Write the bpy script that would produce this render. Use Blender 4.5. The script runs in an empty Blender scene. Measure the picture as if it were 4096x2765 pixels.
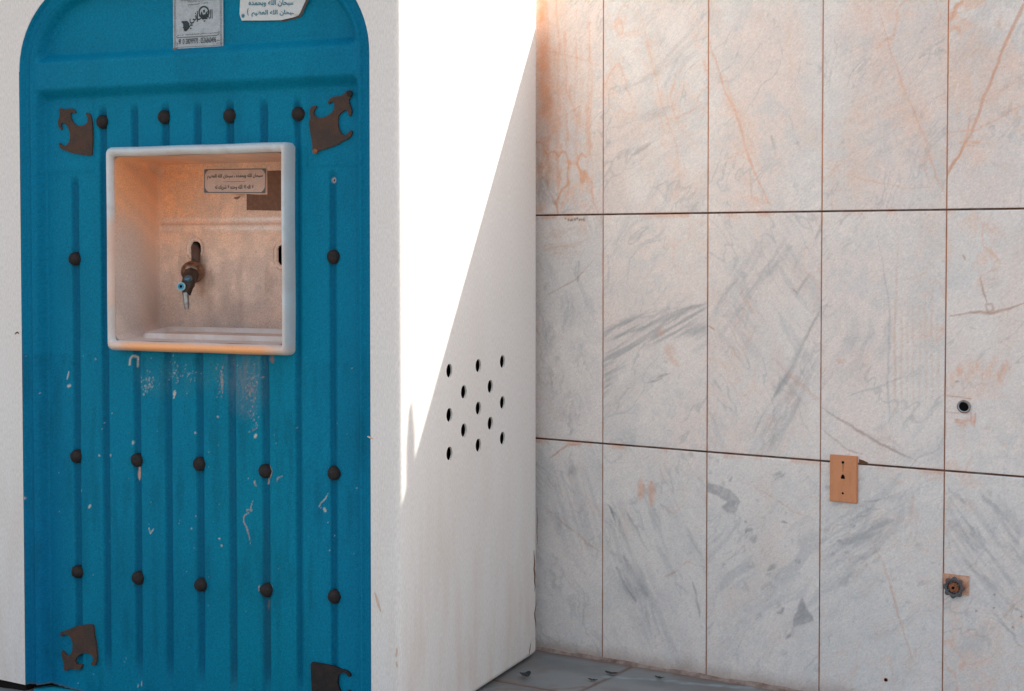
import bpy, bmesh, math, random
import numpy as np
from mathutils import Vector, Matrix
random.seed(7)
SC = bpy.context.scene
COL = SC.collection
R = math.radians

# ------------------------------------------------------------------ camera
CAM_Z = 1.0834
F_PX, CX, CY, TILT = 6120.5, 2048.0, 1194.4, R(1.8587)
cd = bpy.data.cameras.new('camera'); cam = bpy.data.objects.new('camera', cd); COL.objects.link(cam)
cam.location = (0, 0, CAM_Z); cam.rotation_euler = (R(90) - TILT, 0, 0)
cd.sensor_width = 36; cd.lens = F_PX / 4096 * 36; cd.shift_y = (CY - 1382.5) / 4096
cd.clip_start = 0.05; cd.clip_end = 500
SC.camera = cam

# ------------------------------------------------------------------ the two frames of the place
YAW_C, YAW_W = R(22.833), R(32.9475)
C0 = np.array([-0.24294, 3.31265, 0.0])            # right front foot of the cabinet
O0 = np.array([0.23806, 3.99895, 0.0])             # a tile joint at the foot of the wall
fd = np.array([math.cos(YAW_C), -math.sin(YAW_C), 0]); sd = np.array([math.sin(YAW_C), math.cos(YAW_C), 0])
wd = np.array([math.cos(YAW_W), -math.sin(YAW_W), 0]); wn = np.array([math.sin(YAW_W), math.cos(YAW_W), 0])

# ------------------------------------------------------------------ sun and sky
sv = fd * 1.0 + sd * 1.0 + np.array([0, 0, 1.72]); sv /= np.linalg.norm(sv)
SUN_EL = math.asin(sv[2]); SUN_AZ = math.atan2(sv[0], sv[1])
sl = bpy.data.lights.new('sun', 'SUN'); sl.energy = 3.5; sl.angle = R(0.55); sl.color = (1.0, 0.93, 0.82)
so = bpy.data.objects.new('sun', sl); COL.objects.link(so)
so.rotation_euler = Vector(sv).to_track_quat('Z', 'Y').to_euler(); so.location = (0, 0, 8)
w = bpy.data.worlds.new('World'); SC.world = w; w.use_nodes = True
nt = w.node_tree; nt.nodes.clear()
sk = nt.nodes.new('ShaderNodeTexSky'); sk.sky_type = 'NISHITA'; sk.sun_disc = False
sk.sun_elevation = SUN_EL; sk.sun_rotation = SUN_AZ; sk.dust_density = 3.0; sk.air_density = 1.0; sk.ozone_density = 1.0
bg = nt.nodes.new('ShaderNodeBackground'); bg.inputs[1].default_value = 0.12
wo = nt.nodes.new('ShaderNodeOutputWorld'); hs = nt.nodes.new('ShaderNodeHueSaturation'); hs.inputs['Saturation'].default_value = .40; nt.links.new(sk.outputs[0], hs.inputs['Color']); nt.links.new(hs.outputs[0], bg.inputs[0]); nt.links.new(bg.outputs[0], wo.inputs[0])
SC.view_settings.view_transform = 'Standard'; SC.view_settings.look = 'None'
SC.view_settings.exposure = 1.44; SC.view_settings.gamma = 1.0; SC.view_settings.use_curve_mapping = False
SC.cycles.max_bounces = 8; SC.cycles.diffuse_bounces = 5

# ------------------------------------------------------------------ measuring: sight line onto a plane of the place
_F = np.array([0, math.cos(TILT), -math.sin(TILT)]); _U = np.array([0, math.sin(TILT), math.cos(TILT)]); _R = np.array([1., 0, 0])
EYE = np.array([0, 0, CAM_Z])
def ray(x, y): return _F + _R * (x - CX) / F_PX - _U * (y - CY) / F_PX
def onF(x, y, off=0.0):                              # cabinet front, off = depth behind it -> (u, z)
    d = ray(x, y); n = -sd; Q = C0 + sd * off; t = ((Q - EYE) @ n) / (d @ n); P = EYE + d * t
    return float((P - C0) @ fd), float(P[2])
def onS(x, y):                                       # cabinet side -> (depth, z)
    d = ray(x, y); t = ((C0 - EYE) @ fd) / (d @ fd); P = EYE + d * t
    return float((P - C0) @ sd), float(P[2])
def onW(x, y):                                       # marble wall -> (x, z)
    d = ray(x, y); t = ((O0 - EYE) @ wn) / (d @ wn); P = EYE + d * t
    return float((P - O0) @ wd), float(P[2])
def onG(x, y, h=0.0):                                # floor, in wall axes -> (x, y)
    d = ray(x, y); t = (h - CAM_Z) / d[2]; P = EYE + d * t
    return float((P - O0) @ wd), float((P - O0) @ wn)
K = 4096 / 2324.0
def Wd(x, y): return onW(x * K, y * K)

# ------------------------------------------------------------------ noise in numpy
def _hash(ix, iy, seed):
    h = (ix.astype(np.int64) * 374761393 + iy.astype(np.int64) * 668265263 + seed * 1442695041) & 0xffffffff
    h = ((h ^ (h >> 13)) * 1274126177) & 0xffffffff
    h = ((h ^ (h >> 16)) * 2246822519) & 0xffffffff
    return ((h ^ (h >> 15)) & 0xffffff) / float(0xffffff)
def vnoise(x, y, seed=0):
    ix = np.floor(x); iy = np.floor(y); fx = x - ix; fy = y - iy
    fx = fx * fx * (3 - 2 * fx); fy = fy * fy * (3 - 2 * fy)
    a = _hash(ix, iy, seed); b = _hash(ix + 1, iy, seed); c = _hash(ix, iy + 1, seed); d = _hash(ix + 1, iy + 1, seed)
    return (a * (1 - fx) + b * fx) * (1 - fy) + (c * (1 - fx) + d * fx) * fy
def fbm(x, y, seed=0, octv=4, gain=0.5):
    s = 0; a = 1; t = 0
    for k in range(octv):
        s = s + a * vnoise(x * 2 ** k + 13.7 * k, y * 2 ** k - 7.1 * k, seed + k); t += a; a *= gain
    return s / t
def sstep(a, b, x):
    t = np.clip((x - a) / (b - a), 0, 1); return t * t * (3 - 2 * t)
def speck(c, amp, seed=1):                            # fine crystalline / orange-peel speckle that also imitates film grain
    g = np.random.RandomState(seed); a = g.normal(0, 1, c.shape[:2]); b = g.normal(0, 1, c.shape[:2] + (3,))
    a2 = (a + np.roll(a, 1, 0) + np.roll(a, 1, 1) + np.roll(np.roll(a, 1, 0), 1, 1)) / 2
    return np.clip(c * (1 + amp * (.95 * a + .12 * a2))[..., None] * (1 + amp * .22 * b), 0, 1)
def mix(col, c2, m):
    return col * (1 - m[..., None]) + np.array(c2) * m[..., None]

class Canvas:                                         # per-vertex colour of a fine grid
    def __init__(s, xs, zs, base):
        s.xs, s.zs = xs, zs
        s.X, s.Z = np.meshgrid(xs, zs, indexing='ij')
        s.c = np.ones(s.X.shape + (3,)) * np.array(base)
    def box(s, x0, x1, z0, z1):
        i0, i1 = np.searchsorted(s.xs, [x0, x1]); j0, j1 = np.searchsorted(s.zs, [z0, z1])
        return slice(max(i0 - 1, 0), i1 + 1), slice(max(j0 - 1, 0), j1 + 1)
    def stroke(s, pts, width, col, alpha=1.0, soft=0.5, brk=0.0, sc=60, seed=1, wob=0.0, tile=None, taper=False, fibre=False):
        pts = np.array(pts); m = width * 2 + wob * 2 + .004
        sl = s.box(pts[:, 0].min() - m, pts[:, 0].max() + m, pts[:, 1].min() - m, pts[:, 1].max() + m)
        X, Z = s.X[sl], s.Z[sl]
        if X.size == 0: return
        if wob:
            X2 = X + wob * (fbm(X * 40, Z * 40, seed + 50, 4) - .5) * 2; Z2 = Z + wob * (fbm(X * 40 + 9, Z * 40, seed + 60, 4) - .5) * 2
        else: X2, Z2 = X, Z
        best = np.full(X.shape, 9.0); T = np.zeros(X.shape); n = len(pts) - 1
        for k in range(n):
            a, b = pts[k], pts[k + 1]; d = b - a; L = max(d @ d, 1e-12)
            t = np.clip(((X2 - a[0]) * d[0] + (Z2 - a[1]) * d[1]) / L, 0, 1)
            r = np.hypot(X2 - a[0] - t * d[0], Z2 - a[1] - t * d[1])
            T = np.where(r < best, (k + t) / n, T); best = np.minimum(best, r)
        wv = width * .5 * ((1 - .85 * np.abs(2 * T - 1) ** 2) if taper else 1)
        M = 1 - sstep(wv * (1 - soft), wv * (1 + soft), best)
        if brk and fibre:
            dv = pts[-1] - pts[0]; an = math.atan2(dv[1], dv[0]); P_ = X2 * math.cos(an) + Z2 * math.sin(an); Q_ = -X2 * math.sin(an) + Z2 * math.cos(an)
            M = M * (1 - brk + brk * sstep(.36, .66, fbm(P_ * 14, Q_ * 150, seed, 5, .62))) * (.55 + .45 * sstep(.35, .6, fbm(X * 30, Z * 30, seed + 3, 4)))
        elif brk: M = M * (1 - brk + brk * sstep(.38, .62, fbm(X * sc, Z * sc, seed, 4)))
        if tile is not None: M = M * ((X > tile[0]) & (X < tile[1]) & (Z > tile[2]) & (Z < tile[3]))
        s.c[sl] = mix(s.c[sl], col, M * alpha)
    def poly(s, pts, col, alpha, edge=0.004, streak=None, seed=3, brk=.6, wob=.006, tile=None):
        pts = np.array(pts); m = .02
        sl = s.box(pts[:, 0].min() - m, pts[:, 0].max() + m, pts[:, 1].min() - m, pts[:, 1].max() + m)
        X, Z = s.X[sl], s.Z[sl]
        X2 = X + wob * (fbm(X * 50, Z * 50, seed + 5, 4) - .5) * 2; Z2 = Z + wob * (fbm(X * 50 + 7, Z * 50, seed + 6, 4) - .5) * 2
        ins = np.zeros(X.shape, bool); best = np.full(X.shape, 9.0)
        for k in range(len(pts)):
            a, b = pts[k], pts[(k + 1) % len(pts)]; d = b - a
            c = ((a[1] > Z2) != (b[1] > Z2)); dz = d[1] if abs(d[1]) > 1e-9 else 1e-9
            ins ^= c & (X2 < (Z2 - a[1]) / dz * d[0] + a[0])
            t = np.clip(((X2 - a[0]) * d[0] + (Z2 - a[1]) * d[1]) / max(d @ d, 1e-12), 0, 1)
            best = np.minimum(best, np.hypot(X2 - a[0] - t * d[0], Z2 - a[1] - t * d[1]))
        sdv = np.where(ins, best, -best); M = sstep(-edge, edge, sdv)
        if streak is not None:
            ang, sx, sy = streak; ca, sa = math.cos(ang), math.sin(ang)
            p, q = X * ca + Z * sa, -X * sa + Z * ca
            M = M * (1 - brk + brk * sstep(.35, .65, fbm(p * sx, q * sy, seed, 5)))
        if tile is not None: M = M * ((X > tile[0]) & (X < tile[1]) & (Z > tile[2]) & (Z < tile[3]))
        s.c[sl] = mix(s.c[sl], col, M * alpha)

# ------------------------------------------------------------------ materials
def mat(name, col=(.5, .5, .5), rough=.6, attr=None, spec=.4, metal=0, mott=0.0, mott2=None, msc=8, bump=0.0, bsc=200, grain=0.0, stretch=(1, 1, 1), coat=0):
    m = bpy.data.materials.new(name); m.use_nodes = True; nt = m.node_tree; b = nt.nodes['Principled BSDF']
    b.inputs['Roughness'].default_value = rough; b.inputs['Metallic'].default_value = metal
    b.inputs['Specular IOR Level'].default_value = spec
    if coat: b.inputs['Coat Weight'].default_value = coat; b.inputs['Coat Roughness'].default_value = .2
    tc = nt.nodes.new('ShaderNodeTexCoord'); mp = nt.nodes.new('ShaderNodeMapping'); mp.inputs['Scale'].default_value = stretch
    nt.links.new(tc.outputs['Object'], mp.inputs[0])
    if attr:
        a = nt.nodes.new('ShaderNodeAttribute'); a.attribute_name = attr; c = a.outputs['Color']
    else:
        rgb = nt.nodes.new('ShaderNodeRGB'); rgb.outputs[0].default_value = (*col, 1); c = rgb.outputs[0]
    def noise(sc, det=5, rg=.6):
        n = nt.nodes.new('ShaderNodeTexNoise'); n.inputs['Scale'].default_value = sc; n.inputs['Detail'].default_value = det
        n.inputs['Roughness'].default_value = rg; nt.links.new(mp.outputs[0], n.inputs[0]); return n
    if mott2 is not None:
        n = noise(msc); rp = nt.nodes.new('ShaderNodeMapRange'); rp.inputs[1].default_value = .42; rp.inputs[2].default_value = .68; rp.inputs[4].default_value = mott
        nt.links.new(n.outputs[0], rp.inputs[0])
        mx = nt.nodes.new('ShaderNodeMix'); mx.data_type = 'RGBA'; nt.links.new(rp.outputs[0], mx.inputs[0]); nt.links.new(c, mx.inputs[6]); mx.inputs[7].default_value = (*mott2, 1); c = mx.outputs[2]
    if grain:
        n = noise(380, 2, .7); rp = nt.nodes.new('ShaderNodeMapRange'); rp.inputs[1].default_value = .3; rp.inputs[2].default_value = .7
        rp.inputs[3].default_value = 1 - grain; rp.inputs[4].default_value = 1 + grain; nt.links.new(n.outputs[0], rp.inputs[0])
        vm = nt.nodes.new('ShaderNodeVectorMath'); vm.operation = 'SCALE'; nt.links.new(c, vm.inputs[0]); nt.links.new(rp.outputs[0], vm.inputs['Scale']); c = vm.outputs[0]
    nt.links.new(c, b.inputs['Base Color'])
    if bump:
        n = noise(bsc, 4); bp = nt.nodes.new('ShaderNodeBump'); bp.inputs['Strength'].default_value = bump; bp.inputs['Distance'].default_value = .002
        nt.links.new(n.outputs[0], bp.inputs['Height']); nt.links.new(bp.outputs[0], b.inputs['Normal'])
    return m
M = {}
def grime(m):                                         # rusty splash marks that thicken towards the foot
    nt = m.node_tree; b = nt.nodes['Principled BSDF']; src = b.inputs['Base Color'].links[0].from_socket
    tc = nt.nodes.new('ShaderNodeTexCoord'); sx = nt.nodes.new('ShaderNodeSeparateXYZ'); nt.links.new(tc.outputs['Object'], sx.inputs[0])
    mr = nt.nodes.new('ShaderNodeMapRange'); mr.inputs[1].default_value = .75; mr.inputs[2].default_value = 0; nt.links.new(sx.outputs[2], mr.inputs[0])
    mp = nt.nodes.new('ShaderNodeMapping'); mp.inputs['Scale'].default_value = (1, 1, .22); nt.links.new(tc.outputs['Object'], mp.inputs[0])
    n = nt.nodes.new('ShaderNodeTexNoise'); n.inputs['Scale'].default_value = 16; n.inputs['Detail'].default_value = 8; n.inputs['Roughness'].default_value = .7; nt.links.new(mp.outputs[0], n.inputs[0])
    m2 = nt.nodes.new('ShaderNodeMapRange'); m2.inputs[1].default_value = .44; m2.inputs[2].default_value = .70; m2.inputs[4].default_value = .38; nt.links.new(n.outputs[0], m2.inputs[0])
    mu = nt.nodes.new('ShaderNodeMath'); mu.operation = 'MULTIPLY'; nt.links.new(mr.outputs[0], mu.inputs[0]); nt.links.new(m2.outputs[0], mu.inputs[1])
    mx = nt.nodes.new('ShaderNodeMix'); mx.data_type = 'RGBA'; nt.links.new(mu.outputs[0], mx.inputs[0]); nt.links.new(src, mx.inputs[6]); mx.inputs[7].default_value = (.60, .42, .31, 1); nt.links.new(mx.outputs[2], b.inputs['Base Color'])
M['marble'] = mat('polished_marble', attr='Col', rough=.55, spec=.25, mott2=(.66, .60, .57), mott=.15, msc=30, grain=.04)
M['masonry'] = mat('masonry', (.45, .42, .38), .9, bump=.5)
M['mortar'] = mat('mortar', (.30, .24, .21), .95, mott2=(.14, .085, .06), mott=.9, msc=40, bump=.8, bsc=120)
M['blue'] = mat('blue_gelcoat', attr='Col', rough=.55, spec=.10, grain=.16, bump=.03, bsc=60)
M['white'] = mat('white_gelcoat', (.76, .725, .685), .5, spec=.2, mott2=(.70, .63, .57), mott=.35, msc=4, stretch=(1, 1, .25), grain=.11, bump=.05, bsc=40)
grime(M['white'])
M['frame'] = mat('niche_rim', attr='Col', rough=.4, grain=.06, bump=.15, bsc=80)
M['liner'] = mat('stain_and_bounce_liner', attr='Col', rough=.5, spec=.25, grain=.18, bump=.15, bsc=70)
M['iron'] = mat('rusty_iron', (.055, .036, .028), .8, mott2=(.10, .045, .024), mott=.75, msc=45, bump=.8, bsc=300, grain=.2)
M['stud'] = mat('oxidised_iron', (.013, .011, .0105), .75, mott2=(.040, .020, .014), mott=.7, msc=60, bump=.6, bsc=300, grain=.2)
M['brass'] = mat('tarnished_brass', (.30, .19, .13), .30, metal=.85, mott2=(.06, .035, .022), mott=.8, msc=60)
M['dark_metal'] = mat('dark_metal', (.055, .040, .034), .45, metal=.5, mott2=(.12, .06, .04), mott=.5, msc=80)
M['chrome'] = mat('worn_chrome', (.36, .36, .35), .35, metal=.85, mott2=(.16, .13, .11), mott=.6, msc=120)
M['cyan'] = mat('cyan_plastic', (.03, .24, .38), .35)
M['black'] = mat('black_void', (.004, .004, .004), .9, spec=.1)
M['plate'] = mat('painted_tin', (.40, .44, .46), .45, mott2=(.28, .30, .30), mott=.6, msc=60, grain=.15)
M['ink'] = mat('black_ink', (.020, .035, .042), .6)
M['greyink'] = mat('grey_ink', (.14, .15, .16), .6)
M['paper'] = mat('paper', (.60, .62, .60), .7, mott2=(.50, .52, .50), mott=.5, msc=40, grain=.08)
M['papedge'] = mat('scorched_paper_edge', (.13, .09, .07), .8)
M['tealink'] = mat('teal_ink', (.010, .16, .24), .6)
M['label'] = mat('yellowed_label', (.66, .50, .42), .6, mott2=(.55, .40, .33), mott=.5, msc=60, grain=.1)
M['glue'] = mat('old_adhesive', (.17, .085, .050), .8, mott2=(.26, .13, .08), mott=.6, msc=120, grain=.2)
M['bakelite'] = mat('orange_plastic', (.64, .28, .14), .5, spec=.2, mott2=(.52, .21, .10), mott=.5, msc=30, stretch=(3, 1, .5), grain=.08)
M['rustcol'] = mat('rust', (.34, .12, .05), .85, mott2=(.14, .055, .03), mott=.9, msc=90, bump=.6, grain=.2)
M['valve'] = mat('blue_grey_cast_metal', (.085, .11, .125), .6, metal=.2, mott2=(.17, .07, .04), mott=.7, msc=120, bump=.7, bsc=300)
M['steel'] = mat('galvanised_pipe', (.30, .36, .40), .4, metal=.6)
M['crack'] = mat('grimy_crack', (.13, .055, .02), .9)
M['leaf'] = mat('dry_leaf', (.025, .03, .032), .8)

# ------------------------------------------------------------------ objects
def tag(o, label=None, cat=None, group=None, kind=None):
    for k, v in (('label', label), ('category', cat), ('group', group), ('kind', kind)):
        if v: o[k] = v
    return o
def empty(name, loc=(0, 0, 0), rz=0):
    o = bpy.data.objects.new(name, None); COL.objects.link(o); o.location = loc; o.rotation_euler = (0, 0, rz); o.empty_display_size = .1; return o
def link(name, me, m=None, parent=None):
    o = bpy.data.objects.new(name, me); COL.objects.link(o)
    if m: me.materials.clear(); me.materials.append(m)
    if parent: o.parent = parent
    return o
def from_bm(name, bm, m=None, parent=None, smooth=None):
    me = bpy.data.meshes.new(name); bmesh.ops.recalc_face_normals(bm, faces=bm.faces); bm.to_mesh(me); bm.free()
    if smooth is not None:
        me.shade_smooth(); me.set_sharp_from_angle(angle=R(smooth))
    return link(name, me, m, parent)
def grid(name, xs, zs, Y, col=None, keep=None, m=None, parent=None, smooth=True, axes='xz'):
    nx, nz = len(xs), len(zs); X, Z = np.meshgrid(xs, zs, indexing='ij')
    co = np.stack([X, Y, Z], -1).reshape(-1, 3) if axes == 'xz' else np.stack([X, Z, Y], -1).reshape(-1, 3)
    i, j = np.meshgrid(np.arange(nx - 1), np.arange(nz - 1), indexing='ij')
    a = i * nz + j; f = np.stack([a, a + nz, a + nz + 1, a + 1], -1).reshape(-1, 4)
    if keep is not None: f = f[keep.reshape(-1)]
    me = bpy.data.meshes.new(name); me.vertices.add(len(co)); me.vertices.foreach_set('co', co.ravel().astype(np.float32))
    me.loops.add(f.size); me.loops.foreach_set('vertex_index', f.ravel().astype(np.int32))
    me.polygons.add(len(f)); me.polygons.foreach_set('loop_start', np.arange(0, f.size, 4, dtype=np.int32))
    me.update(calc_edges=True); me.validate()
    if col is not None:
        at = me.attributes.new('Col', 'FLOAT_COLOR', 'POINT')
        c4 = np.ones((len(co), 4), np.float32); c4[:, :3] = np.clip(col.reshape(-1, 3), 0, 1); at.data.foreach_set('color', c4.ravel())
    if smooth: me.shade_smooth()
    return link(name, me, m, parent)
def box_bm(bm, x0, x1, y0, y1, z0, z1):
    r = bmesh.ops.create_cube(bm, size=1); v = r['verts']
    bmesh.ops.transform(bm, matrix=Matrix.Translation(((x0 + x1) / 2, (y0 + y1) / 2, (z0 + z1) / 2)) @ Matrix.Diagonal((x1 - x0, y1 - y0, z1 - z0, 1)), verts=v)
    return v
def frame_of(d):
    d = Vector(d).normalized(); return d.to_track_quat('Z', 'Y').to_matrix().to_4x4()
def lathe(bm, prof, origin, axis, seg=24, wobble=0.0, cap=True):     # prof: (radius, distance along axis)
    Mx = Matrix.Translation(origin) @ frame_of(axis); rings = []
    ph = random.random() * 6
    for r, h in prof:
        rings.append([bm.verts.new(Mx @ Vector((r * (1 + wobble * math.sin(3 * t + ph)) * math.cos(t), r * (1 + wobble * math.sin(2 * t + ph)) * math.sin(t), h))) for t in [2 * math.pi * k / seg for k in range(seg)]])
    for a, b in zip(rings, rings[1:]):
        for k in range(seg): bm.faces.new((a[k], a[(k + 1) % seg], b[(k + 1) % seg], b[k]))
    if cap: bm.faces.new(rings[0][::-1]); bm.faces.new(rings[-1])
def tube(bm, pts, rad, seg=16):
    pts = [Vector(p) for p in pts]
    if not isinstance(rad, (list, tuple)): rad = [rad] * len(pts)
    rings = []
    for k, p in enumerate(pts):
        d = (pts[min(k + 1, len(pts) - 1)] - pts[max(k - 1, 0)]).normalized(); Mx = Matrix.Translation(p) @ frame_of(d)
        rings.append([bm.verts.new(Mx @ Vector((rad[k] * math.cos(t), rad[k] * math.sin(t), 0))) for t in [2 * math.pi * q / seg for q in range(seg)]])
    for a, b in zip(rings, rings[1:]):
        for k in range(seg): bm.faces.new((a[k], a[(k + 1) % seg], b[(k + 1) % seg], b[k]))
    bm.faces.new(rings[0][::-1]); bm.faces.new(rings[-1])
def slab(bm, pts, y_back, y_front, bev=0.0):          # outline in (x, z) given thickness along y
    a = [bm.verts.new((x, y_back, z)) for x, z in pts]; b = [bm.verts.new((x, y_front, z)) for x, z in pts]
    fs = [bm.faces.new(a), bm.faces.new(b[::-1])]
    n = len(pts)
    for k in range(n): bm.faces.new((a[k], b[k], b[(k + 1) % n], a[(k + 1) % n]))
    if bev:
        es = [e for e in bm.edges if e.verts[0] in b and e.verts[1] in b]
        bmesh.ops.bevel(bm, geom=es, offset=bev, segments=2, affect='EDGES', clamp_overlap=True)
def rrect(x0, x1, z0, z1, r, n=6):
    out = []
    for cx, cz, a0 in ((x1 - r, z1 - r, 0), (x0 + r, z1 - r, 90), (x0 + r, z0 + r, 180), (x1 - r, z0 + r, 270)):
        for k in range(n + 1):
            a = R(a0 + 90 * k / n); out.append((cx + r * math.cos(a), cz + r * math.sin(a)))
    return out
def smooth_poly(pts, it=1):
    for _ in range(it):
        q = []
        for k in range(len(pts)):
            a, b = pts[k], pts[(k + 1) % len(pts)]
            q += [(a[0] * .75 + b[0] * .25, a[1] * .75 + b[1] * .25), (a[0] * .25 + b[0] * .75, a[1] * .25 + b[1] * .75)]
        pts = q
    return pts

# ------------------------------------------------------------------ lettering
AR = {'ا': (0xFE8D, 0xFE8E, 0, 0), 'ب': (0xFE8F, 0xFE90, 0xFE91, 0xFE92), 'ح': (0xFEA1, 0xFEA2, 0xFEA3, 0xFEA4), 'د': (0xFEA9, 0xFEAA, 0, 0),
      'ر': (0xFEAD, 0xFEAE, 0, 0), 'س': (0xFEB1, 0xFEB2, 0xFEB3, 0xFEB4), 'ش': (0xFEB5, 0xFEB6, 0xFEB7, 0xFEB8), 'ظ': (0xFEC5, 0xFEC6, 0xFEC7, 0xFEC8),
      'ع': (0xFEC9, 0xFECA, 0xFECB, 0xFECC), 'ف': (0xFED1, 0xFED2, 0xFED3, 0xFED4), 'ك': (0xFED9, 0xFEDA, 0xFEDB, 0xFEDC), 'ل': (0xFEDD, 0xFEDE, 0xFEDF, 0xFEE0),
      'م': (0xFEE1, 0xFEE2, 0xFEE3, 0xFEE4), 'ن': (0xFEE5, 0xFEE6, 0xFEE7, 0xFEE8), 'ه': (0x0647, 0xFEEA, 0xFEEB, 0xFEEC), 'و': (0xFEED, 0xFEEE, 0, 0),
      'ي': (0xFEF1, 0xFEF2, 0xFEF3, 0xFEF4), '\u0001': (0xFEFB, 0xFEFC, 0, 0)}
def shape(t):
    t = t.replace('لا', '\u0001'); out = []
    for i, c in enumerate(t):
        if c not in AR: out.append(c); continue
        p = i > 0 and t[i - 1] in AR and AR[t[i - 1]][2] != 0
        n = i + 1 < len(t) and t[i + 1] in AR and AR[c][2] != 0
        out.append(chr(AR[c][3 if p and n else 1 if p else 2 if n else 0]))
    return ''.join(reversed(out))
def text_mesh(body, bold=.012):
    c = bpy.data.curves.new('lettering', 'FONT'); c.body = body; c.size = 1; c.offset = bold; c.resolution_u = 3
    o = bpy.data.objects.new('lettering', c); COL.objects.link(o); bpy.context.view_layer.update()
    dg = bpy.context.evaluated_depsgraph_get(); me = bpy.data.meshes.new_from_object(o.evaluated_get(dg))
    bpy.data.objects.remove(o); return me
def lettering(body, p0, p1, h, y, m, parent, bold=.012, name='lettering', shear=0):
    """stretch the text between p0 (left foot) and p1 (right foot), total height h, on the plane y of the cabinet"""
    me = text_mesh(body, bold); n = len(me.vertices)
    co = np.zeros(n * 3, np.float32); me.vertices.foreach_get('co', co); co = co.reshape(-1, 3)
    a = (co[:, 0] - co[:, 0].min()) / np.ptp(co[:, 0]); b = (co[:, 1] - co[:, 1].min()) / np.ptp(co[:, 1])
    q = np.zeros_like(co); q[:, 0] = p0[0] + (p1[0] - p0[0]) * a + shear * b * h; q[:, 2] = p0[1] + (p1[1] - p0[1]) * a + b * h; q[:, 1] = y
    me.vertices.foreach_set('co', q.ravel()); me.update()
    return link(name, me, m, parent)
def ribbon_bm(bm, pts, wd_, y, taper=False):
    pts = [Vector((p[0], p[1])) for p in pts]; L = []; Rr = []
    for k, p in enumerate(pts):
        d = (pts[min(k + 1, len(pts) - 1)] - pts[max(k - 1, 0)]).normalized(); n = Vector((-d.y, d.x))
        wk = (wd_[k] if isinstance(wd_, (list, tuple)) else wd_) / 2
        if taper: wk *= max(.15, math.sin(math.pi * (k + .5) / len(pts)))
        L.append(bm.verts.new((p.x + n.x * wk, y, p.y + n.y * wk))); Rr.append(bm.verts.new((p.x - n.x * wk, y, p.y - n.y * wk)))
    for k in range(len(pts) - 1): bm.faces.new((L[k], L[k + 1], Rr[k + 1], Rr[k]))

# =================================================================== GROUND AND FLOOR
bm = bmesh.new(); bmesh.ops.create_grid(bm, x_segments=2, y_segments=2, size=120)
bmesh.ops.translate(bm, verts=bm.verts, vec=(0, 0, -.006))
g = from_bm('ground', bm, mat('sandy_paving', (.15, .11, .075), .9, mott2=(.11, .08, .055), mott=.7, msc=.6, bump=.3, bsc=30)); tag(g, kind='structure')

fx = np.concatenate([np.linspace(-3, -.6, 12), np.arange(-.55, 1.0, .006), np.linspace(1.05, 3.2, 10)])
fy = np.concatenate([np.linspace(-3.6, -1.25, 12), np.arange(-1.2, .02, .006)])
cv = Canvas(fx, fy, (.20, .215, .22)); X, Z = cv.X, cv.Z
n1 = fbm(X * 6, Z * 9, 5, 5); cv.c = mix(cv.c, (.13, .145, .15), sstep(.42, .7, n1) * .8)
cv.c = mix(cv.c, (.15, .125, .11), sstep(.5, .72, fbm(X * 11, Z * 11, 15, 5)) * .5)
jx = onG(2494, 2682)[0]
hy = np.zeros(X.shape)
for k in range(-6, 7):
    d = np.abs(X - (jx + .40 * k) - .003 * (fbm(X * 0, Z * 8, 9 + k) - .5)); cv.c = mix(cv.c, (.13, .075, .05), (1 - sstep(.003, .008, d)) * .9); hy -= .002 * (1 - sstep(.002, .006, d))
for k in range(1, 7):
    d = np.abs(Z + .62 * k - .31); cv.c = mix(cv.c, (.13, .075, .05), (1 - sstep(.003, .008, d)) * .9); hy -= .002 * (1 - sstep(.002, .006, d))
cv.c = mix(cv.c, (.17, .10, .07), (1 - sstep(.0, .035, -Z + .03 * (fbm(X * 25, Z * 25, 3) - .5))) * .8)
cv.stroke([onG(*p) for p in [(2420, 2706), (2640, 2720), (2830, 2742), (3000, 2752)]], .02, (.30, .40, .46), .6, brk=.6, sc=50, wob=.01)
cv.stroke([onG(*p) for p in [(1990, 2755), (2150, 2762), (2330, 2750)]], .015, (.16, .10, .07), .7, brk=.5, wob=.01)
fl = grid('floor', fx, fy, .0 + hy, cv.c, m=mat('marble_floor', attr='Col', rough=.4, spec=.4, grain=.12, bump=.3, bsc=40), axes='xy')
fl.location = O0; fl.rotation_euler = (0, 0, -YAW_W); tag(fl, kind='structure')

# =================================================================== MARBLE WALL
wall = empty('marble_wall', O0, -YAW_W)
tag(wall, 'tall wall clad in white marble tiles with grey and orange veins', 'wall')
L1, L2, WTOP = 1.1730, .5730, 1.773
WTH = .20
JX = [.3008 * k for k in range(-8, 12)]; JZ = [L2, L1]
JHW = .0013; JHH = .0020
xs = np.concatenate([np.linspace(-2.4, -.45, 90), np.arange(-.44, 1.20, .0025), np.arange(1.205, 1.8, .006), np.linspace(1.81, 3.3, 100)])
WH = 1.757
zs = np.append(np.arange(-.01, WH, .0025), WH)
def with_joints(v, js, hw):
    v = v[np.min(np.abs(v[:, None] - np.array(js)[None]), 1) > hw * 1.8]
    return np.unique(np.concatenate([v] + [np.array([j - hw * 1.25, j - hw, j + hw, j + hw * 1.25]) for j in js]))
xs = with_joints(xs, JX, JHW); zs = with_joints(zs, JZ, JHH)
cv = Canvas(xs, zs, (.81, .755, .71)); X, Z = cv.X, cv.Z
ti = np.floor(X / .3008).astype(int); tj = np.digitize(Z, JZ)
tk = ti * 7 + tj * 31
ox = _hash(ti, tj, 4) * 40; oz = _hash(ti, tj, 5) * 40
def per_tile(lo, hi, seed): return lo + (hi - lo) * _hash(ti, tj, seed)
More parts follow.
